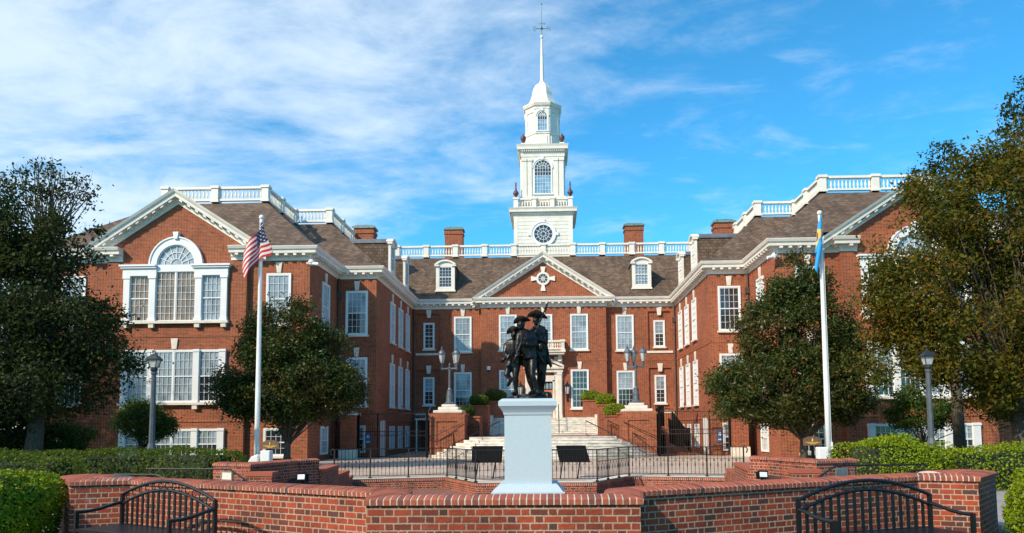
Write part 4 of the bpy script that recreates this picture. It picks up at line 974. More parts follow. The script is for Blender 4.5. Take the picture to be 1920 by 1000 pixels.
def bush(label, c, r, n, size, mat_, group=None, sq=3.2):
    t = thing('clipped_bush', label, 'bush', c, group)
    D = rng.normal(size=(n, 3)); D /= np.linalg.norm(D, axis=1)[:, None]
    k = (np.abs(D)**sq).sum(1)**(-1/sq); Q = D*k[:, None]*np.array(r)
    f = np.array([1+.12*noise.noise(Vector(q*2.2))+.06*noise.noise(Vector(q*6)) for q in Q])*(1+rng.normal(size=n)*.018)
    Q = Q*f[:, None]; Q[:, 2] += r[2]
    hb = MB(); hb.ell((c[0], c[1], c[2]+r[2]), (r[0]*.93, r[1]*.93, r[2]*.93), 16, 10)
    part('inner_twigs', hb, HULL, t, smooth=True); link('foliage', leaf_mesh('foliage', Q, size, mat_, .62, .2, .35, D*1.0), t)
bush('bright round clipped bush at the left end of the garden wall', (-7.3, 10.0, -.05), (.86, .9, .545), 22000, .05, L_HEDGE)
bush('bright round clipped bush at the right end of the garden wall', (7.56, 9.9, -.05), (.92, .9, .57), 22000, .05, L_HEDGE)
SH = 'planter shrubs beside the stairs'
for x, y, z, r, lab in ((-4.9, 47.3, 2.25, .62, 'dark clipped shrub beside the left pier lamp'), (-4.28, 50.2, 3.0, .66, 'clipped shrub in the middle planter left of the stairs'), (-3.5, 54.4, 3.4, .78, 'clipped shrub in the highest planter left of the door'),
                        (4.55, 47.3, 2.2, .70, 'bright clipped shrub beside the right pier lamp'), (4.2, 50.2, 2.98, .68, 'clipped shrub in the middle planter right of the stairs'), (3.45, 54.4, 3.42, .66, 'clipped shrub in the highest planter right of the door')):
    bush(lab, (x, y, z-.06), (r, r*.95, r*.62), 3600, .075, L_HEDGE if x > 0 else L_BOX, SH, 2.5)
# ------------------------------------------------------------------ garden walls with brick caps
CAPP = [(.03, 0), (.035, .052), (.0, .068), (-.10, .085), (-.175, .09), (-.25, .085), (-.35, .068), (-.385, .052), (-.38, 0)]
def brick_caps(path, zc, closed=False, bw=.053, jt=.015, prof=CAPP, th=.35):
    """rowlock cap: one small block per brick, on a slightly smaller mortar core"""
    core = MB(); core.sweep(path, [(d*.985-.003, z*.955-.001) for d, z in prof], m=0, z0=zc)
    br = MB()
    for i in range(len(path)-1):
        a, b = Vector(path[i][:2]), Vector(path[i+1][:2]); L = (b-a).length; t = (b-a)/L; nr = Vector((t.y, -t.x)); k0 = k1 = 0.
        if i > 0: u = (a-Vector(path[i-1][:2])).normalized(); k0 = math.tan(math.atan2(u.x*t.y-u.y*t.x, u.dot(t))/2)
        if i < len(path)-2: u = (Vector(path[i+2][:2])-b).normalized(); k1 = math.tan(math.atan2(t.x*u.y-t.y*u.x, t.dot(u))/2)
        ds_ = (prof[0][0], min(q[0] for q in prof))
        lo = [-k0*d for d in ds_]; hi = [L+k1*d for d in ds_]
        l0, l1 = min(lo), max(hi); n = max(1, round((l1-l0)/(bw+jt))); st_ = (l1-l0)/n; q = len(prof); bv = .006
        for k in range(n):
            s0 = l0+k*st_+jt/2; s1 = l0+(k+1)*st_-jt/2; dz = random.uniform(-.0015, .003); dd = random.uniform(-.001, .0025)
            def ring(s, sh):
                o = []
                for d, z in prof:
                    ss_ = min(max(s, -k0*d+.004), L+k1*d-.004); o.append((a.x+t.x*ss_+nr.x*(d*sh+dd), a.y+t.y*ss_+nr.y*(d*sh+dd), zc+z*sh+dz))
                return o
            if all(s1 < -k0*d+.008 or s0 > L+k1*d-.008 for d, z in prof): continue
            vs = ring(s0, .985)+ring(s0+bv, 1)+ring(s1-bv, 1)+ring(s1, .985)
            fs = [tuple(range(q))[::-1], tuple(range(3*q, 4*q))]+[(r*q+j, r*q+(j+1) % q, (r+1)*q+(j+1) % q, (r+1)*q+j) for r in range(3) for j in range(q)]
            br.add(vs, fs, 1)
    core.v, core.f, core.mi = core.v, core.f, core.mi
    o = len(core.v); core.v += br.v; core.f += [tuple(x+o for x in q) for q in br.f]; core.mi += br.mi
    return core
def wall_thing(name, label, path, zc, zb, th=.35, loc=None):
    t = thing(name, label, 'garden wall', loc or (path[0][0], path[0][1], 0))
    b = MB(); b.sweep(path, [(0, zb), (0, zc+.001), (-th, zc+.001), (-th, zb)]); part('wall_face', b, WBRICK, t)
    part('brick_cap', brick_caps(path, zc), [MORTAR, CAPB], t)
    return t
# travel left to right keeps the outward side on the right hand
hw = [(5.95, 11.35), (6.75, 11.75), (7.05, 11.35), (6.2, 10.28), (5.52, 10.55), (1.46, 8.36), (1.37, 7.52)]
near = [(-x, y) for x, y in hw]+hw[::-1]
gw = wall_thing('front_garden_wall', 'low red brick garden wall across the foreground with a projecting middle bay and brick cap', near, .825, -.62, loc=(0, 7.5, 0))
# walls beside the sunken plaza
for s in (-1, 1):
    path = [(s*7.6, 17.75), (s*6.5, 17.25), (s*6.0, 19.1), (s*5.6, 19.55)]
    if s > 0: path = path[::-1]
    side = 'left' if s < 0 else 'right'
    near_ = 'the striped flag' if s < 0 else 'the blue flag'
    t = wall_thing('plaza_wall', f'stepped low brick wall with a plaque on the {side} of the plaza, below {near_}', path, .72, -.62)
    for x0, y0, x1, y1, zt in ((5.62, 19.62, 5.95, 22.3, .42), (5.98, 22.31, 6.25, 24.6, .12), (6.27, 24.62, 6.5, 26.0, -.12)):
        p_ = [(s*x0, y0), (s*x1, y1)]
        if s > 0: p_ = p_[::-1]
        b = MB(); b.sweep(p_, [(.08, -.62), (.08, zt), (-.3, zt), (-.3, -.62)]); part('step_wall', b, WBRICK, t)
        b = MB(); b.sweep(p_, [(.10, zt), (.10, zt+.09), (-.32, zt+.09), (-.32, zt)]); part('step_cap', b, CAPB, t)
    b = MB(); p_ = [(s*6.42, 17.1), (s*5.86, 17.1)]
    if s < 0: pass
    x0, x1 = min(s*6.46, s*5.86), max(s*6.46, s*5.86); b.box(x0, x1, 16.9, 17.3, -.62, .52); part('low_pier', b, WBRICK, t)
    b = MB(); b.box(x0-.02, x1+.02, 16.88, 17.32, .52, .61); part('pier_cap', b, CAPB, t)
    b = MB(); c = (s*7.0, 17.46) ; ang = math.atan2(.5, 1.1)*(-s)*-1
    a0 = Vector((s*7.6, 17.75)); a1 = Vector((s*6.5, 17.25)); tt = (a1-a0).normalized(); nn = Vector((tt.y, -tt.x)); nn = nn if nn.y < 0 else -nn
    def onw(u, z, d): q = a0.lerp(a1, u)+nn*d; return (q.x, q.y, z)
    for u0, u1, z0, z1, d in ((.25, .55, .38, .60, .025),):
        vs = [onw(u0, z0, -.01), onw(u1, z0, -.01), onw(u1, z1, -.01), onw(u0, z1, -.01), onw(u0, z0, d), onw(u1, z0, d), onw(u1, z1, d), onw(u0, z1, d)]
        b.add(vs, [(0, 1, 2, 3), (7, 6, 5, 4), (0, 4, 5, 1), (1, 5, 6, 2), (2, 6, 7, 3), (3, 7, 4, 0)])
    pq = part('plaque', b, PLAQ, t)
    b = MB(); b.face([onw(.28, .41, .028), onw(.52, .41, .028), onw(.52, .57, .028), onw(.28, .57, .028)]); part('plaque_face', b, STONE if s < 0 else LEADM, pq)
    # mulch bed behind the little pier
    sm = MB(); n = 9
    for i in range(n):
        for j in range(n):
            f = lambda i, j: (s*(4.9+1.35*i/n), 17.0+2.6*j/n, -.62+1.0*max(0, min(1, (i/n)*1.1+.1))*min(1, .45+j/n*.7)+.03*noise.noise(Vector((i*1.7, j*1.3, s))))
            sm.face([f(i, j), f(i+1, j), f(i+1, j+1), f(i, j+1)])
    single('mulch_bed', sm, SOIL, kind='structure')
# retaining wall under the terrace fence
RW = [(-6.75, 26.0), (-3.32, 26.95), (-1.93, 24.15), (1.93, 24.15), (3.32, 26.95), (6.75, 26.0)]
t = thing('terrace_retaining_wall', 'low brick retaining wall with a pale coping under the terrace fence', 'retaining wall', (0, 24.1, -.6))
b = MB(); b.sweep(RW, [(0, -.65), (0, zT-.09), (-.3, zT-.09), (-.3, -.65)]); part('wall_face', b, WBRICK, t)
part('brick_cap', brick_caps(RW, zT-.10, prof=[(.02, 0), (.02, .09), (-.16, .095), (-.16, 0)]), [MORTAR, CAPB], t)
b = MB(); b.sweep(RW, [(-.165, zT-.1), (-.165, zT+.012), (-.62, zT+.016), (-.62, zT-.1)]); part('coping', b, STONE, t)
# terrace fence ----------------------------------------------------------------
FP = [(-7.15, 26.25), (-5.95, 26.58), (-4.65, 26.93), (-3.3, 27.28), (-2.85, 26.35), (-2.4, 25.42), (-1.98, 24.52), (0, 24.52), (1.98, 24.52), (2.4, 25.42), (2.85, 26.35), (3.3, 27.28), (4.65, 26.93), (5.95, 26.58), (7.15, 26.25)]
t = thing('terrace_fence', 'black wrought iron fence with small scrolls along the terrace edge', 'fence', (0, 24.5, zT))
FH = 1.06
for x, y in FP:
    b = MB(); b.box(x-.022, x+.022, y-.022, y+.022, zT, zT+FH-.01); b.box(x-.05, x+.05, y-.05, y+.05, zT+.012, zT+.05); part('post', b, IRON, t)
def scroll(mb, c, tv, z, sg, r=.055):
    pts = [(c.x+tv.x*sg*(r*(1-math.cos(a))), c.y+tv.y*sg*(r*(1-math.cos(a))), z+r*1.1*math.sin(a)) for a in np.linspace(-.2, 4.1, 8)]; mb.tube(pts, .007, 4)
for i in range(len(FP)-1):
    a, b_ = Vector((*FP[i], 0)), Vector((*FP[i+1], 0)); L = (b_-a).length; tv = (b_-a)/L; q = MB()
    for z, w_, h_ in ((zT+FH-.015, .05, .03), (zT+.10, .035, .02)):
        vs, fs = boxpath(a+Vector((0, 0, z)), b_+Vector((0, 0, z)), w_, h_); q.add(vs, fs)
    n = max(2, round(L/.13))
    for k in range(1, n):
        c = a+tv*(L*k/n); q.tube([(c.x, c.y, zT+.1), (c.x, c.y, zT+FH-.02)], .0085, 4)
        if k % 2 == 1:
            q.lathe([(.009, 0), (.019, .06), (.022, .10), (.009, .26)], (c.x, c.y, zT+.32), 5)
            for sg in (-1, 1): scroll(q, c, tv, zT+.60, sg)
    part('panel', q, IRON, t)
for s in (-1, 1):
    b = MB(); x, y = FP[0] if s < 0 else FP[-1]; b.tube([(x, y, zT+FH-.02), (x+s*.10, y-s*.0, zT+FH-.02), (x+s*.14, y, zT+FH-.1), (x+s*.10, y, zT+FH-.22)], .024, 6); part('rail_end', b, IRON, t)
# ramp rails beside the plaza walls
for s in (-1, 1):
    b = MB(); z = .72
    b.tube([(s*8.6, 16.6, z), (s*6.55, 16.25, z), (s*5.95, 16.15, z-.36)], .02, 6); b.tube([(s*8.9, 15.9, z-.08), (s*7.9, 15.7, z-.08), (s*7.3, 15.6, z-.28)], .02, 6)
    for k in range(9): x = 7.0+.19*k; b.tube([(s*x, 16.33+.02*k, z), (s*x, 16.33+.02*k, -.1)], .018 if k % 4 == 0 else .009, 5)
    b.tube([(s*6.2, 16.19, z-.2), (s*6.2, 16.19, -.4)], .02, 6); b.tube([(s*8.5, 15.82, z-.08), (s*8.5, 15.82, -.1)], .02, 6); b.tube([(s*7.5, 15.64, z-.2), (s*7.5, 15.64, -.3)], .02, 6)
    single('handrail', b, IRON, f'thin dark handrail sloping past the plaque on the {"left" if s < 0 else "right"} plaza wall', 'handrail', 'handrails down to the plaza')
# tilted black panels behind the fence
for x, lab in ((-1.72, 'tilted black panel partly hidden by the granite pedestal, left of it'), (1.22, 'tilted black panel standing right of the granite pedestal')):
    t = thing('display_panel', lab, 'display panel', (x, 26.2, zT), 'black panels behind the fence')
    b = MB(); s = 1 if x > 0 else -1
    vs = []
    for dy in (0, .05):
        for dx, z, y in ((-.50+s*.06, .36, 26.0), (.56+s*.06 if s > 0 else .50, .36, 26.0), (.50-s*.02, .93, 26.4), (-.56, .93, 26.4)): vs.append((x+dx, y+dy, z))
    b.add(vs, [(0, 1, 2, 3), (7, 6, 5, 4), (0, 4, 5, 1), (1, 5, 6, 2), (2, 6, 7, 3), (3, 7, 4, 0)]); part('board', b, BLACKP, t)
    for dx in (-.3, .3): b = MB(); b.tube([(x+dx, 26.25, .62), (x+dx-.12, 26.1, zT)], .025, 6); part('leg', b, BLACKP, t)
# flood lights, boxes and little signs ------------------------------------------------
for s in (-1, 1):
    t = thing('floodlight', f'small floodlight in the mulch below the {"striped" if s < 0 else "blue"} flag', 'floodlight', (s*5.3, 17.3, .2), 'plaza floodlights')
    b = MB(); b.X = Matrix.Translation((s*5.3, 17.3, .47)) @ Matrix.Rotation(R(-12), 4, 'X') @ Matrix.Rotation(R(8*s), 4, 'Z'); b.box(-.11, .11, -.03, .12, -.08, .08); b.box(-.12, .12, -.045, -.03, -.09, -.065); b.box(-.12, .12, -.045, -.03, .065, .09); b.X = None; part('housing', b, BLACKP, t)
    b = MB(); b.X = Matrix.Translation((s*5.3, 17.3, .47)) @ Matrix.Rotation(R(-12), 4, 'X') @ Matrix.Rotation(R(8*s), 4, 'Z'); b.box(-.085, .085, -.04, -.031, -.055, .055); part('lens', b, plain('floodlight_lens', (.75, .85, .92), .15, coat=1) if s < 0 else bpy.data.materials['floodlight_lens'], t)
    b = MB(); b.tube([(s*5.3, 17.36, .42), (s*5.3, 17.36, -.05)], .02, 6); part('stake', b, BLACKP, t)
for x, y, lab, n in ((-8.45, 23, 'white spotlight housings on the ground beside the striped flag pole', 2), (8.55, 23, 'white spotlight housing on the ground beside the blue flag pole', 1)):
    b = MB(); b.box(x-.02, x+.28, y-.15, y+.15, .55, .92); b.box(x, x+.26, y-.1, y+.1, -.2, .55)
    if n == 2: b.prism([(x-.42, .56), (x-.08, .56), (x-.08, .82), (x-.3, .74)], y-.15, y+.15, 'y'); b.box(x-.4, x-.1, y-.1, y+.1, -.2, .56)
    o = single('spotlight', b, WHITEP, lab, 'spotlight', 'flag spotlights'); bv = o.modifiers.new('bevel', 'BEVEL'); bv.width = .03; bv.segments = 2
for x, lab in ((-9.72, 'brown marker sign with a gold emblem left of the plaza under the magnolia'), (9.78, 'brown marker sign with a gold emblem right of the plaza under the magnolia')):
    t = thing('marker_sign', lab, 'sign', (x, 27, zT), 'brown marker signs')
    b = MB(); b.prism([(x-.32, .86), (x+.32, .86), (x+.32, 1.10), (x+.2, 1.14), (x+.12, 1.18), (x-.12, 1.18), (x-.2, 1.14), (x-.32, 1.10)], 26.97, 27.03, 'y'); part('board', b, SIGNB, t)
    b = MB(); b.box(x-.05, x+.05, 26.98, 27.02, zT, .86); part('post', b, BLACKP, t)
    b = MB(); b.lathe([(.035, 0), (.03, .05), (.015, .10), (.003, .14)], (x, 26.965, 1.0), 8); 
    for w_, z in ((.26, .97), (.18, .94), (.10, .91)): b.box(x-w_, x+w_, 26.958, 26.972, z-.011, z+.011)
    part('emblem', b, GOLD, t)
# ------------------------------------------------------------------ pedestal
PXc, PYc = .045, 14.5
def sq(mb, prof):
    for (h0, z0), (h1, z1) in zip(prof[:-1], prof[1:]):
        c = [(-1, -1), (1, -1), (1, 1), (-1, 1)]
        vs = [(PXc+a*h0, PYc+.45+b*h0, z0) for a, b in c]+[(PXc+a*h1, PYc+.45+b*h1, z1) for a, b in c]
        mb.add(vs, [(0, 3, 2, 1), (4, 5, 6, 7), (0, 1, 5, 4), (1, 2, 6, 5), (2, 3, 7, 6), (3, 0, 4, 7)])
t = thing('granite_pedestal', 'tall pale blue grey granite pedestal under the bronze soldiers', 'pedestal', (PXc, PYc+.45, -.6))
b = MB(); sq(b, [(.62, -.6), (.62, .285)]); sq(b, [(.70, .29), (.70, .355), (.66, .37), (.60, .45), (.555, .50), (.53, .505)]); part('base', b, GRANITE, t)
b = MB(); sq(b, [(.455, .50), (.455, 1.83)]); part('shaft', b, GRANITE, t)
b = MB(); sq(b, [(.47, 1.83), (.475, 1.86), (.48, 1.88), (.51, 1.93), (.555, 1.99), (.565, 2.0), (.565, 2.09), (.50, 2.14), (.48, 2.145)]); part('capital', b, GRANITE, t)
# ------------------------------------------------------------------ benches
def bench(loc, rz, label):
    t = thing('park_bench', label, 'bench', (0, 0, 0), 'black iron benches in front of the garden wall')
    W = .91
    b = MB()
    for i in range(13): y = -.06-.037*i; b.box(-W+.03, W-.03, y-.026, y, .405, .415)
    for x in (-W+.04, -.3, .3, W-.04): b.box(x-.015, x+.015, -.54, -.03, .385, .404)
    b.box(-W, W, -.585, -.555, .385, .42); b.box(-W, W, -.03, 0, .385, .42); part('seat', b, BENCHM, t)
    def arch(z0, zp, n=22): return [(-W+2*W*i/n, 0, z0+(zp-z0)*math.sin(math.pi*i/n)**.9) for i in range(n+1)]
    def strip(mb, pts, w_, h_):
        for p0, p1 in zip(pts[:-1], pts[1:]): vs, fs = boxpath(p0, p1, w_, h_); mb.add(vs, fs)
    b = MB(); up = arch(.78, .97); lo = arch(.66, .865)
    b.tube(up, .021, 8); b.tube(lo, .019, 8)
    for s in (-1, 1): b.box(s*W-.02, s*W+.02, -.02, .02, .39, .79)
    bk = part('backrest', b, BENCHM, t)
    def zlo(x): i = (x+W)/(2*W); return .66+.205*math.sin(math.pi*i)**.9
    def zup(x): i = (x+W)/(2*W); return .78+.19*math.sin(math.pi*i)**.9
    for i in range(16):
        x = -W+2*W*(i+1)/17; s_ = MB(); s_.box(x-.019, x+.019, -.007, .007, .40, zlo(x)); part('slat', s_, BENCHM, bk)
    for i in range(13):
        x = -W+2*W*(i+.9)/13.8; zc = (zlo(x)+zup(x))/2; r_ = (zup(x)-zlo(x))/2-.018
        sc = MB(); sc.tube([(x+r_*math.cos(a), 0, zc+r_*math.sin(a)) for a in np.linspace(.6, 5.8, 12)], .0065, 5)
        part('scroll', sc, BENCHM, bk)
    for s in (-1, 1):
        b = MB(); b.tube([(s*W, 0, .685), (s*W, -.12, .665), (s*W, -.28, .628), (s*W, -.42, .612), (s*W, -.56, .612)], .021, 8); part('armrest', b, BENCHM, t)
        b = MB(); b.box(s*W-.021, s*W+.021, -.585, -.545, 0, .625); part('leg', b, BENCHM, t)
        b = MB(); b.box(s*W-.02, s*W+.02, -.02, .02, 0, .385); part('leg', b, BENCHM, t)
    t.location = loc; t.rotation_euler = (0, 0, rz); return t
bench((-4.16, 8.97, 0), R(-29), 'black iron bench with an arched scrolled back, angled along the left of the front wall')
bench((4.02, 8.60, 0), R(20), 'black iron bench with an arched scrolled back, angled along the right of the front wall')
# ------------------------------------------------------------------ bronze soldiers
def bake(name, mb, mat_, parent, vox=.013, it=3, fac=.5):
    """one continuous surface grown round overlapping limbs"""
    me = mb.mesh('tmp', mat_, False, True); o = bpy.data.objects.new('tmp', me); COL.objects.link(o)
    r = o.modifiers.new('r', 'REMESH'); r.mode = 'VOXEL'; r.voxel_size = vox
    s = o.modifiers.new('s', 'SMOOTH'); s.factor = fac; s.iterations = it
    dg = bpy.context.evaluated_depsgraph_get(); ev = o.evaluated_get(dg); n = bpy.data.meshes.new_from_object(ev)
    bpy.data.objects.remove(o); bpy.data.meshes.remove(me)
    n.name = name; n.transform(Matrix.Translation(-wloc(parent))); n.polygons.foreach_set('use_smooth', [True]*len(n.polygons))
    n.materials.clear(); n.materials.append(mat_)
    return link(name, n, parent)
SY = PYc+.45
def S(zx, zy, dy=0.): return Vector((.055+(zx-309.5)*.00218, SY+dy, 2.165+(945-zy)*.00221))
def figure(head, neck, sh, hips, arms, legs, face, depth, lean=0, hs=1.0, prop=None):
    b = MB()
    hv = Vector(face).normalized(); sd_ = hv.cross(Vector((0, 0, 1))).normalized()
    h = Vector(head)
    b.ell(h+Vector((0, 0, .02)), (.072, .085, .10), 12, 8); b.ell(h+hv*.045+Vector((0, 0, -.035)), (.052, .05, .062), 10, 6); b.ell(h+hv*.03+Vector((0, 0, -.075)), (.035, .04, .03), 8, 5)
    b.tube([h+hv*.082+Vector((0, 0, .03)), h+hv*.112+Vector((0, 0, -.012)), h+hv*.085+Vector((0, 0, -.02))], [.011, .019, .013], 6)     # nose
    b.tube([h+hv*.086+sd_*.026+Vector((0, 0, -.055)), h+hv*.094+Vector((0, 0, -.053)), h+hv*.086-sd_*.026+Vector((0, 0, -.055))], .010, 5)      # mouth
    for k in (-1, 1):
        b.ell(h+sd_*k*.073+Vector((0, 0, .0)), (.014, .02, .03), 8, 5)                                                                       # ear
        b.tube([h+hv*.078+sd_*k*.048+Vector((0, 0, .035)), h+hv*.088+sd_*k*.02+Vector((0, 0, .038))], .012, 5)                               # brow
        b.ell(h+hv*.076+sd_*k*.032+Vector((0, 0, .017)), (.011, .011, .009), 6, 4)                                                           # eye
    b.ell(h-hv*.06+Vector((0, 0, -.05)), (.045, .045, .06), 8, 5); b.tube([h-hv*.08+Vector((0, 0, -.06)), h-hv*.10+Vector((0, 0, -.2))], [.028, .014], 6)   # tied hair
    n = Vector(neck); l, r = map(Vector, sh); hl, hr = map(Vector, hips)
    c = (l+r)/2; hc = (hl+hr)/2
    b.tube([h+Vector((0, 0, -.04)), n, c+Vector((0, 0, -.02))], [.05, .054, .08], 10)
    b.tube([l, c+Vector((0, 0, .015)), r], [.066, .095, .066], 10)
    m_ = c.lerp(hc, .38); w_ = c.lerp(hc, .7)
    for a, q, ra, rq in ((l.lerp(c, .35), hl, .094, .092), (r.lerp(c, .35), hr, .094, .092), (c, hc, .108, .108)):
        b.tube([a, Vector(a).lerp(q, .35), Vector(a).lerp(q, .68), q], [ra, ra*1.08, ra*.95, rq], 12)
    for a in arms:
        p0, p1, p2 = map(Vector, a[:3])
        b.tube([p0, p0.lerp(p1, .5), p1, p1.lerp(p2, .4), p2], [.066, .060, .050, .052, .040], 10)
        d_ = (p2-p1).normalized(); grip = Vector(a[3]).normalized(); pal = p2+d_*.045
        b.tube([p2-d_*.03, p2-d_*.005], [.054, .056], 10)                                       # cuff
        b.tube([p2, pal, pal+d_*.035], [.030, .038, .032], 8)
        side_ = d_.cross(grip).normalized()
        for f in range(4):                                                                      # curled fingers
            o = pal+d_*.03+grip*(f-1.5)*.019; ln = (.036, .042, .040, .032)[f]
            b.tube([o, o+d_*ln, o+d_*ln*.9+side_*.03, o+d_*ln*.3+side_*.042], [.0115, .011, .010, .009], 6)
        b.tube([pal-d_*.01-grip*.03, pal+d_*.02-grip*.05+side_*.025, pal+d_*.04-grip*.035+side_*.045], [.014, .0125, .010], 6)
    for g_ in legs:
        p0, p1, p2, tv = Vector(g_[0]), Vector(g_[1]), Vector(g_[2]), Vector(g_[3]).normalized()
        b.tube([p0, p0.lerp(p1, .5), p1, p1.lerp(p2, .3), p1.lerp(p2, .75), p2], [.094, .080, .058, .063, .043, .038], 12)
        dn = (p2-p1).normalized()
        ft = p2+dn*.045
        b.tube([p2-dn*.03, ft, ft+tv*.07, ft+tv*.15, ft+tv*.185], [.045, .05, .043, .038, .022], 9); b.tube([ft-tv*.035, ft+tv*.02], [.034, .04], 8)
    return b
def coat(waist, r0, hem, r1, a0, a1, amp=.03, seed=0, flat=.75):
    b = MB(); n, k = 26, 8; W, H_ = Vector(waist), Vector(hem); vs = []
    for t_ in (0, 1):
        for j in range(k+1):
            u = j/k; c = W.lerp(H_, u); r_ = r0+(r1-r0)*u
            for i in range(n+1):
                a = a0+(a1-a0)*i/n; rr = r_*(1+amp*u*3*math.sin(a*5+seed+u))-.016*t_
                vs.append((c.x+rr*math.cos(a), c.y+rr*flat*math.sin(a), c.z+.03*u*math.sin(a*3+seed)))
    m_ = (k+1)*(n+1); fs = []
    for j in range(k):
        for i in range(n):
            q = j*(n+1)+i; fs += [(q, q+1, q+n+2, q+n+1), (m_+q, m_+q+n+1, m_+q+n+2, m_+q+1)]
    for i in range(n): fs += [(i, m_+i, m_+i+1, i+1), (k*(n+1)+i, k*(n+1)+i+1, m_+k*(n+1)+i+1, m_+k*(n+1)+i)]
    for j in range(k): q, q2 = j*(n+1), j*(n+1)+n; fs += [(q, q+n+1, m_+q+n+1, m_+q), (q2, m_+q2, m_+q2+n+1, q2+n+1)]
    return b.add(vs, fs)
def tricorne(c, ang, tilt=(0, 0), sc=1.):
    b = MB(); n = 36; vs = []
    b.X = Matrix.Translation(c) @ Matrix.Rotation(tilt[0], 4, 'X') @ Matrix.Rotation(tilt[1], 4, 'Y') @ Matrix.Rotation(ang, 4, 'Z') @ Matrix.Scale(sc, 4)
    b.lathe([(.105, -.02), (.103, .03), (.092, .075), (.06, .10), (.001, .108)], (0, 0, 0), 20)
    for th in (0, .014):
        for u in (0, .5, 1):
            for i in range(n):
                a = -math.pi+2*math.pi*i/n; q_ = abs(a); c_ = 1.72
                k = min(1, q_/c_ if q_ < c_ else abs(q_-(c_+math.pi)/2)/((math.pi-c_)/2))**1.4; r_ = .098+u*(.022+.098*k); z = u*(.125*(1-k)**.8-.02*k)+(-.012)
                vs.append((r_*math.cos(a), r_*math.sin(a), z+th))
    fs = []
    for u in (0, 1):
        for i in range(n):
            q = lambda l, u_, i_: l*3*n+u_*n+i_ % n
            fs += [(q(1, u, i), q(1, u, i+1), q(1, u+1, i+1), q(1, u+1, i)), (q(0, u, i), q(0, u+1, i), q(0, u+1, i+1), q(0, u, i+1))]
    for i in range(n): fs += [(2*n+i, 5*n+i, 5*n+(i+1) % n, 2*n+(i+1) % n), (i, (i+1) % n, 3*n+(i+1) % n, 3*n+i)]
    b.add(vs, fs); b.X = None; return b
statue = thing('bronze_soldiers_statue', 'dark bronze group of three marching soldiers in cocked hats on the granite pedestal', 'statue', (PXc, SY, 2.145))
rb = MB(); nn_ = 20
for k, (cx, rx, ry, h) in enumerate(((.0, .42, .38, .065), (-.2, .2, .3, .085), (.2, .2, .3, .10), (.37, .10, .2, .14), (-.36, .08, .15, .05), (.02, .2, .12, .10))):
    vs = [(PXc+cx+rx*f*(1+.12*math.sin(3*a+k)+.06*math.sin(7*a+k))*math.cos(a), SY+ry*f*(1+.1*math.sin(4*a+k*2))*math.sin(a), 2.146+k*.0007+z*h) for f, z in ((1, 0), (.97, .55), (.8, .95), (.4, 1.05)) for a in [2*math.pi*i/nn_ for i in range(nn_)]]
    rb.add(vs, [(r*nn_+i, r*nn_+(i+1) % nn_, (r+1)*nn_+(i+1) % nn_, (r+1)*nn_+i) for r in range(3) for i in range(nn_)]+[tuple(range(3*nn_, 4*nn_)), tuple(range(nn_))[::-1]])
bake('rock_base', rb, BRONZE, statue, .016, 2)
# front soldier, striding with a musket across the body
f = figure(S(246, 288, -.16), S(262, 332, -.15), (S(228, 366, -.17), S(350, 366, -.10)), (S(302, 590, -.14), S(352, 585, -.10)),
           [(S(350, 370, -.10), S(378, 470, -.14), S(285, 466, -.29), (-.5, 0, .8)), (S(228, 368, -.17), S(214, 470, -.22), S(214, 530, -.33), (-.3, 0, -1))],
           [(S(350, 600, -.10), S(345, 742, -.20), S(388, 880, -.16), (.12, -1, 0)), (S(303, 605, -.12), S(310, 745, -.06), S(348, 880, .0), (-.5, -.9, 0))], (-.35, -1, -.08), 0)
sA = bake('soldier', f, BRONZE, statue); sA['label'] = 'soldier striding in front with a musket held across his body'
part('coat', coat(S(320, 500, -.12), .14, S(372, 632, .06), .19, R(-25), R(150), .03, 1), BRONZE, sA, smooth=True)
part('tricorne_hat', tricorne(S(252, 252, -.14), R(-106), (R(-4), R(-6)), .86), BRONZE, sA, smooth=True)
def musket(p0, p1):
    b = MB(); a, q = Vector(p0), Vector(p1); b.tube([a, a.lerp(q, .6)], [.012, .014], 8); b.tube([a.lerp(q, .12), a.lerp(q, .55), a.lerp(q, .7), a.lerp(q, .76), q], [.016, .021, .024, .028, .042], 8)
    d = (q-a).normalized(); m_ = a.lerp(q, .62); b.tube([m_+Vector((0, -.03, .0)), m_+d*.06+Vector((0, -.045, .02))], .014, 6); b.tube([m_+d*.03, m_+d*.05+Vector((.03, 0, -.05)), m_+d*.12+Vector((.03, 0, -.03))], .006, 5); return b
part('musket', musket(S(292, 338, -.34), S(178, 642, -.36)), BRONZE, sA, smooth=True)
b = MB(); b.tube([S(345, 350, -.02), S(300, 420, -.26), S(330, 520, -.22)], .018, 6); b.tube([S(240, 350, -.15), S(300, 440, -.285), S(372, 540, -.12)], .018, 6); b.lathe([(.02, -.03), (.066, -.028), (.072, 0), (.066, .028), (.02, .03)], (0, 0, 0), 16)
b.v[-80:] = [tuple(S(428, 478, -.10)+Vector((x, z*1.0, y))) for x, y, z in b.v[-80:]]
b.tube([S(370, 540, -.02), S(466, 655, .02)], [.02, .01], 6); part('straps_and_canteen', b, BRONZE, sA, smooth=True)
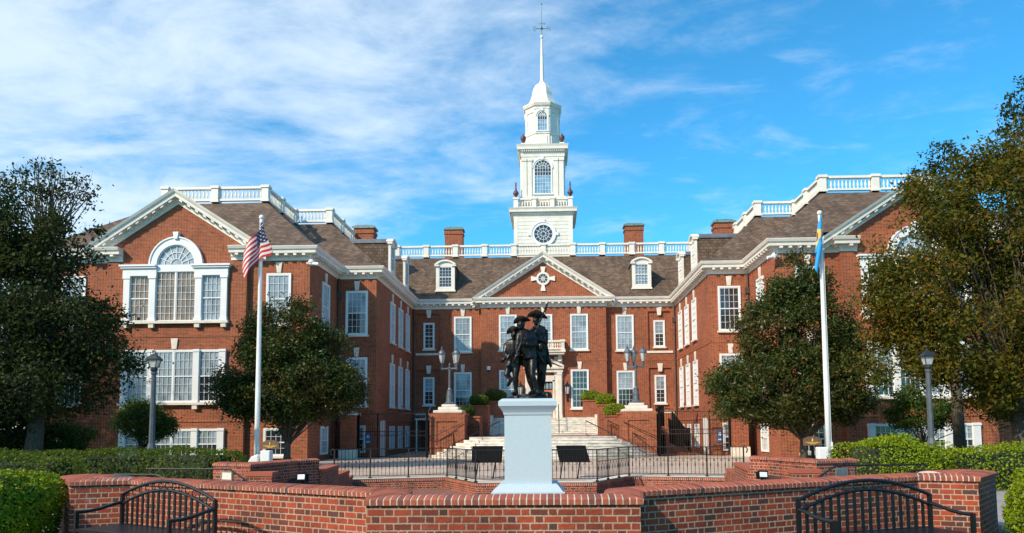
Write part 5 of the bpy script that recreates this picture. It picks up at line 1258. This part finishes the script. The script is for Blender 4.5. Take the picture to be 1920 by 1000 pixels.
# running younger soldier on the left
f = figure(S(182, 372, -.02), S(178, 412, 0), (S(108, 440, .03), S(232, 440, -.02)), (S(146, 610, .03), S(196, 612, 0)),
           [(S(108, 445, .03), S(94, 535, -.04), S(118, 572, -.20), (.8, 0, .6)), (S(232, 445, -.02), S(232, 540, -.10), S(172, 558, -.23), (.7, 0, .6))],
           [(S(198, 620, 0), S(190, 752, -.07), S(190, 882, -.02), (-.35, -1, 0)), (S(144, 618, .03), S(108, 732, -.10), S(140, 756, .20), (-.5, .25, -.85))], (-.3, -1, -.12), 0)
sB = bake('soldier', f, BRONZE, statue); sB['label'] = 'smaller running soldier with one leg raised behind him'
part('coat', coat(S(174, 520, .02), .13, S(206, 640, .10), .17, R(-15), R(170), .03, 3), BRONZE, sB, smooth=True)
part('tricorne_hat', tricorne(S(180, 336, 0), R(-106), (R(-8), R(-6)), .82), BRONZE, sB, smooth=True)
part('musket', musket(S(200, 520, -.28), S(60, 618, -.22)), BRONZE, sB, smooth=True)
# tall soldier behind on the right with a spontoon
f = figure(S(384, 228, .20), S(392, 272, .21), (S(346, 306, .18), S(462, 308, .23)), (S(408, 560, .20), S(448, 560, .23)),
           [(S(346, 310, .18), S(338, 410, .10), S(372, 368, -.03), (0, 0, 1)), (S(462, 312, .23), S(470, 425, .15), S(412, 412, -.02), (0, 0, 1))],
           [(S(446, 565, .23), S(442, 720, .18), S(432, 868, .22), (.1, -1, 0)), (S(410, 565, .2), S(412, 720, .20), S(405, 868, .26), (-.3, -1, 0))], (-.2, -1, -.03), 0)
sC = bake('soldier', f, BRONZE, statue); sC['label'] = 'tall soldier standing behind, holding a long spear against his shoulder'
part('coat', coat(S(426, 440, .22), .13, S(446, 640, .27), .175, R(-40), R(215), .03, 5), BRONZE, sC, smooth=True)
part('tricorne_hat', tricorne(S(390, 188, .21), R(-97), (R(-2), R(7)), 1.02), BRONZE, sC, smooth=True)
b = MB(); p0, p1 = S(470, 125, -.02), S(340, 440, -.10); b.tube([p0, p1], .015, 8); d = (p0-p1).normalized()
b.tube([p0-d*.02, p0+d*.015, p0+d*.05, p0+d*.16], [.012, .03, .028, .002], 6); q = d.cross(Vector((0, 1, 0))); b.tube([p0-q*.045-d*.01, p0+q*.045-d*.01], .010, 5); part('spontoon', b, BRONZE, sC, smooth=True)
b = MB(); b.tube([S(450, 470, .20), S(478, 570, .16), S(512, 668, .16)], [.02, .018, .010], 6); b.tube([S(452, 340, .1), S(400, 450, .08), S(440, 520, .1)], .018, 6); part('sword_scabbard', b, BRONZE, sC, smooth=True)

# ------------------------------------------------------------------ lamps
def post_lamp(x, y, h, label):
    t = thing('street_lamp', label, 'lamp post', (x, y, zT), 'single lantern lamp posts')
    b = MB(); b.lathe([(.135, 0), (.135, 1.25), (.11, 1.32), (.088, 1.4), (.068, h-.72), (.085, h-.70), (.085, h-.64), (.05, h-.6)], (x, y, zT), 8); b.tube([(x-.22, y, zT+h-.92), (x+.22, y, zT+h-.92)], .014, 6); part('pole', b, DLAMP, t)
    b = MB(); z = zT+h-.62; q8 = Matrix.Translation((x, y, z)) @ Matrix.Scale(.8, 4) @ Matrix.Translation((-x, -y, -z)); b.X = q8
    b.lathe([(.10, 0), (.13, .05), (.13, .14), (.15, .15)], (x, y, z), 8)
    for k in range(4):
        a = k*math.pi/2+math.pi/4; c, s_ = math.cos(a), math.sin(a); b.tube([(x+.15*c, y+.15*s_, z+.15), (x+.24*c, y+.24*s_, z+.42)], .014, 5)
    b.lathe([(.30, .42), (.31, .46), (.20, .56), (.06, .66), (.035, .70), (.01, .76)], (x, y, z), 4, math.pi/4); b.X = None; part('lantern', b, plain('lantern_black', (.02, .024, .028), .45) if 'lantern_black' not in bpy.data.materials else bpy.data.materials['lantern_black'], t)
    b = MB(); b.X = q8; b.lathe([(.135, .15), (.225, .42)], (x, y, z), 4, math.pi/4); part('lamp_glass', b, LGLASS, t)
post_lamp(-11.2, 21.6, 4.12, 'grey lamp post with a single black lantern in front of the left wing')
post_lamp(11.25, 21.6, 3.98, 'grey lamp post with a single black lantern in front of the right wing')
def arm_lamp(x, y, z0, label, angs):
    t = thing('pier_lamp', label, 'lamp post', (x, y, z0), 'three armed lamps on the stair piers')
    b = MB(); b.lathe([(.34, 0), (.36, .06), (.26, .12), (.22, .18), (.20, .5), (.22, .54), (.18, .6), (.16, .82), (.19, .86), (.11, .92), (.085, 1.0), (.07, 2.15), (.10, 2.2), (.10, 2.26), (.05, 2.3), (.06, 2.45), (.01, 2.55)], (x, y, z0), 12); part('pole', b, LAMPM, t, smooth=False)
    for a in angs:
        c, s_ = math.cos(a), math.sin(a); r_ = .48; lx, ly = x+c*r_, y+s_*r_; z = z0+2.2
        b = MB(); vs, fs = boxpath((x, y, z), (lx+c*.05, ly+s_*.05, z), .07, .09); b.add(vs, fs); b.lathe([(.03, -.1), (.05, -.05), (.055, .14), (.09, .18), (.06, .24), (.10, .3), (.11, .34)], (lx, ly, z), 10); arm = part('arm', b, LAMPM, t)
        g_ = MB(); g_.lathe([(.105, .34), (.20, .82), (.20, .86)], (lx, ly, z), 8); part('lamp_glass', g_, LGLASS, arm)
        b = MB(); b.lathe([(.25, .86), (.25, .90), (.21, .96), (.18, 1.04), (.10, 1.12), (.06, 1.14), (.075, 1.2), (.02, 1.26), (.025, 1.3), (.004, 1.38)], (lx, ly, z), 12); 
        for k in range(4): q = k*math.pi/2+.4; b.tube([(lx+.108*math.cos(q), ly+.108*math.sin(q), z+.34), (lx+.205*math.cos(q), ly+.205*math.sin(q), z+.86)], .012, 4)
        part('lamp_hood', b, LAMPM, arm)
arm_lamp(-5.67, 45.42, 2.98, 'blue grey three lantern lamp on the left brick pier of the stairs', [R(180), R(-20), R(50)])
arm_lamp(5.67, 45.42, 2.98, 'blue grey three lantern lamp on the right brick pier of the stairs', [R(165), R(10), R(95)])
for s in (-1, 1):
    x, y, z = s*1.78, PVY, 4.3
    t = thing('wall_lantern', f'black wall lantern on the brickwork {"left" if s < 0 else "right"} of the front door', 'lantern', (x, y, z), 'wall lanterns by the door')
    b = MB(); b.tube([(x, y, z-.65), (x, y-.12, z-.7), (x, y-.24, z-.55), (x, y-.24, z-.35)], .03, 6); b.box(x-.08, x+.08, y-.03, y, z-.85, z-.35); part('bracket', b, IRON, t)
    b = MB(); b.lathe([(.26, .30), (.26, .34), (.10, .52), (.05, .56), (.06, .62), (.01, .72)], (x, y-.26, z), 6); b.lathe([(.04, -.4), (.15, -.3), (.15, -.26)], (x, y-.26, z), 6)
    for k in range(6): a = k*math.pi/3; b.tube([(x+.15*math.cos(a), y-.26+.15*math.sin(a), z-.26), (x+.22*math.cos(a), y-.26+.22*math.sin(a), z+.3)], .018, 4)
    part('lantern', b, IRON, t); b = MB(); b.lathe([(.13, -.26), (.20, .3)], (x, y-.26, z), 6); part('lamp_glass', b, LGLASS, t)
# ------------------------------------------------------------------ flagpoles and flags
def pole(x, y, h, label):
    t = thing('flagpole', label, 'flagpole', (x, y, zT))
    b = MB(); b.lathe([(.085, 0), (.082, 3), (.055, h-.2), (.06, h-.19), (.06, h-.08), (.03, h-.06)], (x, y, zT), 14); part('pole', b, POLEM, t, smooth=True)
    b = MB(); b.ell((x, y, zT+h+.0), (.085, .085, .085), 14, 10); part('ball', b, POLEM if x < 0 else STONE, t, smooth=True)
    b = MB(); b.tube([(x+.07, y-.07, zT+1.1), (x+.06, y-.06, h-.6)], .007, 4); b.box(x+.05, x+.1, y-.1, y-.04, zT+1.0, zT+1.25); part('halyard', b, WHITEP, t)
    return t
pole(-9.03, 24, 8.78, 'tall white flagpole flying the striped flag in front of the left wing')
pole(9.25, 24, 8.62, 'tall white flagpole flying the blue flag in front of the right wing')
def cloth(fn, nu, nv):
    V = [fn(i/nu, j/nv) for j in range(nv+1) for i in range(nu+1)]; F = [(j*(nu+1)+i, j*(nu+1)+i+1, (j+1)*(nu+1)+i+1, (j+1)*(nu+1)+i) for j in range(nv) for i in range(nu)]
    return V, F, [(i/nu, j/nv) for j in range(nv+1) for i in range(nu+1)]
def flag_mesh(name, fn, nu, nv, mt, off):
    V, F, UV = cloth(fn, nu, nv); me = bpy.data.meshes.new(name); me.from_pydata([tuple(Vector(q)-Vector(off)) for q in V], [], F)
    uvl = me.uv_layers.new(name='UVMap'); li = [0]*len(me.loops); me.loops.foreach_get('vertex_index', li); uvl.data.foreach_set('uv', [c for i in li for c in UV[i]])
    me.polygons.foreach_set('use_smooth', [True]*len(F)); me.materials.append(mt); me.update(); return me
def flagmat_us():
    mt, n, b = mat0('striped_flag_cloth', .75); m = M(n); uv = m.sep(nd(n, 'ShaderNodeUVMap').outputs[0]); u, v = uv[0], uv[1]
    st_ = m('MODULO', m('FLOOR', m('MULTIPLY', v, 13.)), 2.)
    col = m.mix(st_, (.62, .020, .035), (.78, .77, .76))
    cant = m('MULTIPLY', m('LESS_THAN', u, .46), m('GREATER_THAN', v, 6/13))
    su = m('MULTIPLY', u, 5.5/.46); sv_ = m('MULTIPLY', m('SUBTRACT', v, 6/13), 9/(7/13)*.5)
    def dots(o):
        a = m('SUBTRACT', m('FRACT', m('ADD', su, o)), .5); c = m('SUBTRACT', m('FRACT', m('ADD', sv_, o)), .5)
        return m('LESS_THAN', m('ADD', m('MULTIPLY', a, a), m('MULTIPLY', c, c)), .022)
    s_ = m('MAXIMUM', dots(0.), dots(.5))
    col = m.mix(cant, col, m.mix(s_, (.018, .030, .115), (.78, .78, .78)))
    n.links.new(col, b.inputs['Base Color']); tr = nd(n, 'ShaderNodeBsdfTranslucent'); n.links.new(col, tr.inputs[0]); mx = nd(n, 'ShaderNodeMixShader'); mx.inputs[0].default_value = .3
    n.links.new(b.outputs[0], mx.inputs[1]); n.links.new(tr.outputs[0], mx.inputs[2]); n.links.new(mx.outputs[0], n.nodes['Material Output'].inputs[0]); return mt
def flagmat_blue():
    mt, n, b = mat0('blue_flag_cloth', .75); m = M(n); uv = m.sep(nd(n, 'ShaderNodeUVMap').outputs[0]); u, v = uv[0], uv[1]
    du, dv = m('ABSOLUTE', m('SUBTRACT', u, .42)), m('ABSOLUTE', m('SUBTRACT', v, .5))
    dia = m('LESS_THAN', m('ADD', m('DIVIDE', du, .34), m('DIVIDE', dv, .42)), 1.)
    col = m.mix(dia, (.020, .30, .66), (.80, .47, .10))
    def blob(col, cu, cv, ru, rv, c):
        a, q = m('DIVIDE', m('SUBTRACT', u, cu), ru), m('DIVIDE', m('SUBTRACT', v, cv), rv)
        return m.mix(m('LESS_THAN', m('ADD', m('MULTIPLY', a, a), m('MULTIPLY', q, q)), 1.), col, c)
    for a in ((.42, .70, .05, .07, (.55, .03, .03)), (.42, .52, .10, .12, (.70, .68, .55)), (.42, .58, .08, .035, (.55, .30, .05)), (.42, .45, .09, .03, (.10, .28, .08)), (.30, .50, .035, .16, (.10, .08, .06)), (.54, .50, .035, .16, (.10, .10, .14)), (.42, .33, .12, .025, (.75, .70, .45))): col = blob(col, *a)
    n.links.new(col, b.inputs['Base Color']); return mt
fx, fy, fz = -9.03, 24, 8.42
def us(u, v):
    w_ = 1-v
    if u < .26: q = u/.26; x = .05+.36*math.sin(math.pi*q)*(.35+.65*min(1, w_+.45*q+.1)); y = -.10-.10*q
    else: q = (u-.26)/.74; x = .05-.60*q*(.85+.15*v); y = -.20+.10*math.sin(q*6+v*2)
    dr = 1.0*(u**1.05); x += .035*math.sin(9*u+5*v); y += .05*math.sin(7*u-3*v)
    return (fx+x*(.45+.55*min(1, w_*.9+u*1.5)), fy+y, fz-w_*.98-dr)
me = flag_mesh('striped_flag', us, 40, 26, flagmat_us(), (fx, fy, fz-1)); o = link('national_flag', me, None, (fx, fy, fz-1)); tag(o, 'red and white striped flag with a starry blue corner, hanging limp from its pole', 'flag')
gx, gzz = 9.25, 8.36
def de(u, v):
    w_ = 1-v; x = -.03-.15*math.sin(min(1, u*1.5)*1.6)*(.35+.65*w_)+.05*math.sin(14*u); y = -.06-.10*math.sin(9*u)-.12*u
    return (gx+x-.10*w_*u, fy+y, gzz-w_*.95-1.08*u**1.1)
me = flag_mesh('blue_flag', de, 36, 24, flagmat_blue(), (gx, fy, gzz-1)); o = link('state_flag', me, None, (gx, fy, gzz-1)); tag(o, 'folded sky blue flag with a buff diamond emblem, hanging limp from its pole', 'flag')
# ------------------------------------------------------------------ gates, gate piers, ramp
for s in (-1, 1):
    side = 'left' if s < 0 else 'right'
    t = thing('gate_pier', f'brick gate pier with a pale stone base beside the {side} courtyard gate', 'pier', (s*11.42, 44.0, zT), 'brick gate piers')
    b = MB(); b.box(s*11.42-.46, s*11.42+.46, 43.6, 44.4, zT+.55, 2.35); part('shaft', b, BRICK, t)
    b = MB(); b.box(s*11.42-.52, s*11.42+.52, 43.54, 44.46, zT-.1, zT+.55); part('base', b, STONE, t)
    b = MB(); b.box(s*11.42-.54, s*11.42+.54, 43.5, 44.5, 2.35, 2.47); b.box(s*11.42-.34, s*11.42+.34, 43.7, 44.3, 2.47, 2.6); part('cap', b, STONE, t)
    t = thing('courtyard_gate', f'tall {"black" if s < 0 else "rusty brown"} iron gate closing the {side} side of the courtyard', 'gate', (s*8.8, 44.0, zT), 'courtyard gates')
    mt_ = IRON if s < 0 else RUST; x0, x1 = 6.85, 10.9; xm = 9.75; z0, z1 = zT+.06, 2.42
    for a, c in ((x0+.02, xm-.02), (xm+.02, x1-.06)):
        b = MB()
        for x in (a, c): b.box(s*x-.025, s*x+.025, 43.97, 44.03, z0, z1)
        for z in (z0+.05, 1.12, 1.38, z1): b.box(min(s*a, s*c), max(s*a, s*c), 43.98, 44.02, z-.02, z+.02)
        k = max(3, round((c-a)/.13))
        for i in range(1, k): x = a+(c-a)*i/k; b.tube([(s*x, 44, z0), (s*x, 44, z1)], .009, 4)
        for i in range(int(k/2)): x = a+(c-a)*(2*i+1)/k; b.tube([(s*x+.05*math.cos(q), 44, 1.25+.09*math.sin(q)) for q in np.linspace(0, 6.3, 9)], .008, 4)
        part('gate_leaf', b, mt_, t)
    b = MB()
    for cx, r_ in ((8.3, .42), (10.3, .3), (7.3, .3)):
        for sg in (-1, 1): b.tube([(s*cx+sg*(r_*(1-.16*q))*(1.3*math.cos(q*.9)), 44, z1+.03+.5*r_*abs(math.sin(q*.9))*(1.2-.12*q)) for q in np.linspace(0, 4.2, 14)], .012, 4)
    b.tube([(s*8.3, 44, z1), (s*8.3, 44, z1+.52)], .014, 5); b.tube([(s*8.2, 44, z1+.42), (s*8.4, 44, z1+.42)], .012, 4); part('scroll_crest', b, mt_, t)
    b = MB(); b.box(min(s*10.88, s*10.99), max(s*10.88, s*10.99), 43.92, 44.08, zT, 2.5); part('gate_post', b, BLACKP, t)
    b = MB(); b.box(min(s*6.75, s*6.86), max(s*6.75, s*6.86), 43.94, 44.04, zT, 2.5); part('gate_post', b, BLACKP, t)
t = thing('side_gate_panel', 'narrow black sheet metal gate standing open beside the right stair pier', 'gate', (6.95, 44.6, zT))
b = MB(); b.prism([(44.1, -.1), (46.0, -.1), (46.0, 2.75), (44.1, 2.3)], 6.9, 6.96, 'x'); part('sheet', b, BLACKP, t)
b = MB(); b.box(6.97, 7.35, 45.5, 45.54, 1.55, 2.8); part('upper_panel', b, BLACKP, t)
t = thing('access_ramp', 'sloping brick access ramp with dark slatted railings behind the right gate', 'ramp', (8.2, 47.5, zT))
b = MB(); b.prism([(45.2, -.3), (45.2, -.05), (52, 1.5), (52, -.3)], 7.3, 8.9, 'x'); part('ramp_slab', b, BRICK, t)
for x in (7.35, 8.85):
    b = MB()
    for dz in (.2, .4, .6, .8, .95, 1.1): b.tube([(x, 45.3, -.05+dz), (x, 52, 1.5+dz)], .035, 5)
    for i in range(45): y = 45.3+.15*i; z = -.05+(y-45.2)*.228; b.tube([(x, y, z), (x, y, z+1.1)], .025, 4)
    if x < 8: b.prism([(45.3, -.2), (52, -.2), (52, 2.58), (45.3, 1.03)], x-.07, x-.04, 'x')
    part('railing', b, BLACKP, t)
b = MB(); b.prism([(7.5, 2.06), (8.5, 1.47), (8.82, 1.47), (8.82, .65), (8.42, .78), (8.42, .2), (7.55, .58)], 45.0, 45.05, 'y'); part('side_panel', b, BLACKP, t)
for s, x in ((-1, -10.95), (1, 10.98)):
    t = thing('wall_sign', f'small blue notice on the brick wall behind the {"left" if s < 0 else "right"} gate', 'sign', (x, Y1, .95), 'blue notices behind the gates')
    x = s*10.55; t.location.x = x
    b = MB(); b.box(x-.17, x+.17, Y1-.05, Y1-.005, .6, 1.3); part('plate', b, BLUES, t)
    b = MB(); b.lathe([(.10, 0), (.10, .01)], (0, 0, 0), 12); b.v = [(x+q[0], Y1-.052-q[2], 1.08+q[1]) for q in b.v]; b.box(x-.1, x+.1, Y1-.056, Y1-.051, .72, .80); part('symbol', b, WHITEP, t)
# security cameras
for x, y, z, lab in ((-12.35, 39.55, 10.5, 'white security camera under the cornice at the left wing corner'), (12.42, 39.55, 10.5, 'white security camera under the cornice at the right wing corner')):
    t = thing('security_camera', lab, 'camera', (x, y, z), 'security cameras on the wing corners'); s = -1 if x < 0 else 1
    b = MB(); b.tube([(x+s*.25, y+.14, z), (x+s*.25, y-.15, z), (x, y-.2, z)], .04, 6); part('bracket', b, WHITEP, t)
    b = MB(); b.tube([(x-.05, y-.2, z-.02), (x+s*-.42, y-.3, z-.1)], .085, 10); b.lathe([(.16, 0), (.16, .1), (.08, .18)], (x, y-.2, z), 10); b.ell((x, y-.2, z-.02), (.13, .13, .13), 10, 6); part('housing', b, WHITEP, t)
t = thing('security_camera', 'white dome camera on the red brick pavilion wall left of the door', 'camera', (-4.2, PVY, 5.9))
b = MB(); b.lathe([(.13, .0), (.15, .15), (.15, .25), (.10, .30)], (-4.2, PVY-.16, 5.9), 12); b.box(-4.26, -4.14, PVY-.1, PVY, 6.0, 6.15); part('housing', b, WHITEP, t)
b = MB(); b.ell((-4.2, PVY-.16, 5.9), (.12, .12, .12), 12, 8); part('dome', b, BLACKP, t)
# parked car far left
cx, cy = -44.6, 58.0
t = thing('parked_car', 'dark parked car glimpsed under the trees at the far left edge', 'car', (cx, cy, zT))
b = MB(); b.prism([(-2.2, .3), (2.2, .3), (2.25, .75), (1.4, .92), (.8, 1.42), (-1.0, 1.45), (-1.7, .98), (-2.25, .85)], -.85, .85, 'y'); b.v = [(cx+x, cy+y*(1 if z < .95 else .86), zT+z) for x, y, z in b.v]
o = part('body', b, CAR, t); bv = o.modifiers.new('bevel', 'BEVEL'); bv.width = .06; bv.segments = 2
b = MB(); b.prism([(-1.45, .98), (1.2, .95), (.75, 1.36), (-.95, 1.38)], -.80, -.83, 'y'); b.prism([(-1.45, .98), (1.2, .95), (.75, 1.36), (-.95, 1.38)], .80, .83, 'y'); b.v = [(cx+x, cy+y, zT+z) for x, y, z in b.v]; part('window', b, GDARK, t)
for x in (-1.4, 1.4):
    for y in (-.8, .8):
        b = MB(); b.tube([(cx+x, cy+y-.1, zT+.33), (cx+x, cy+y+.1, zT+.33)], .33, 18); w_ = part('wheel', b, RUBBER, t)
        b = MB(); b.tube([(cx+x, cy+y-.11, zT+.33), (cx+x, cy+y+.11, zT+.33)], .19, 12); part('rim', b, CHROME, w_)
for y in (-.6, .6): b = MB(); b.ell((cx+2.2, cy+y, zT+.68), (.07, .16, .08), 8, 6); part('headlight', b, WHITEP, t)
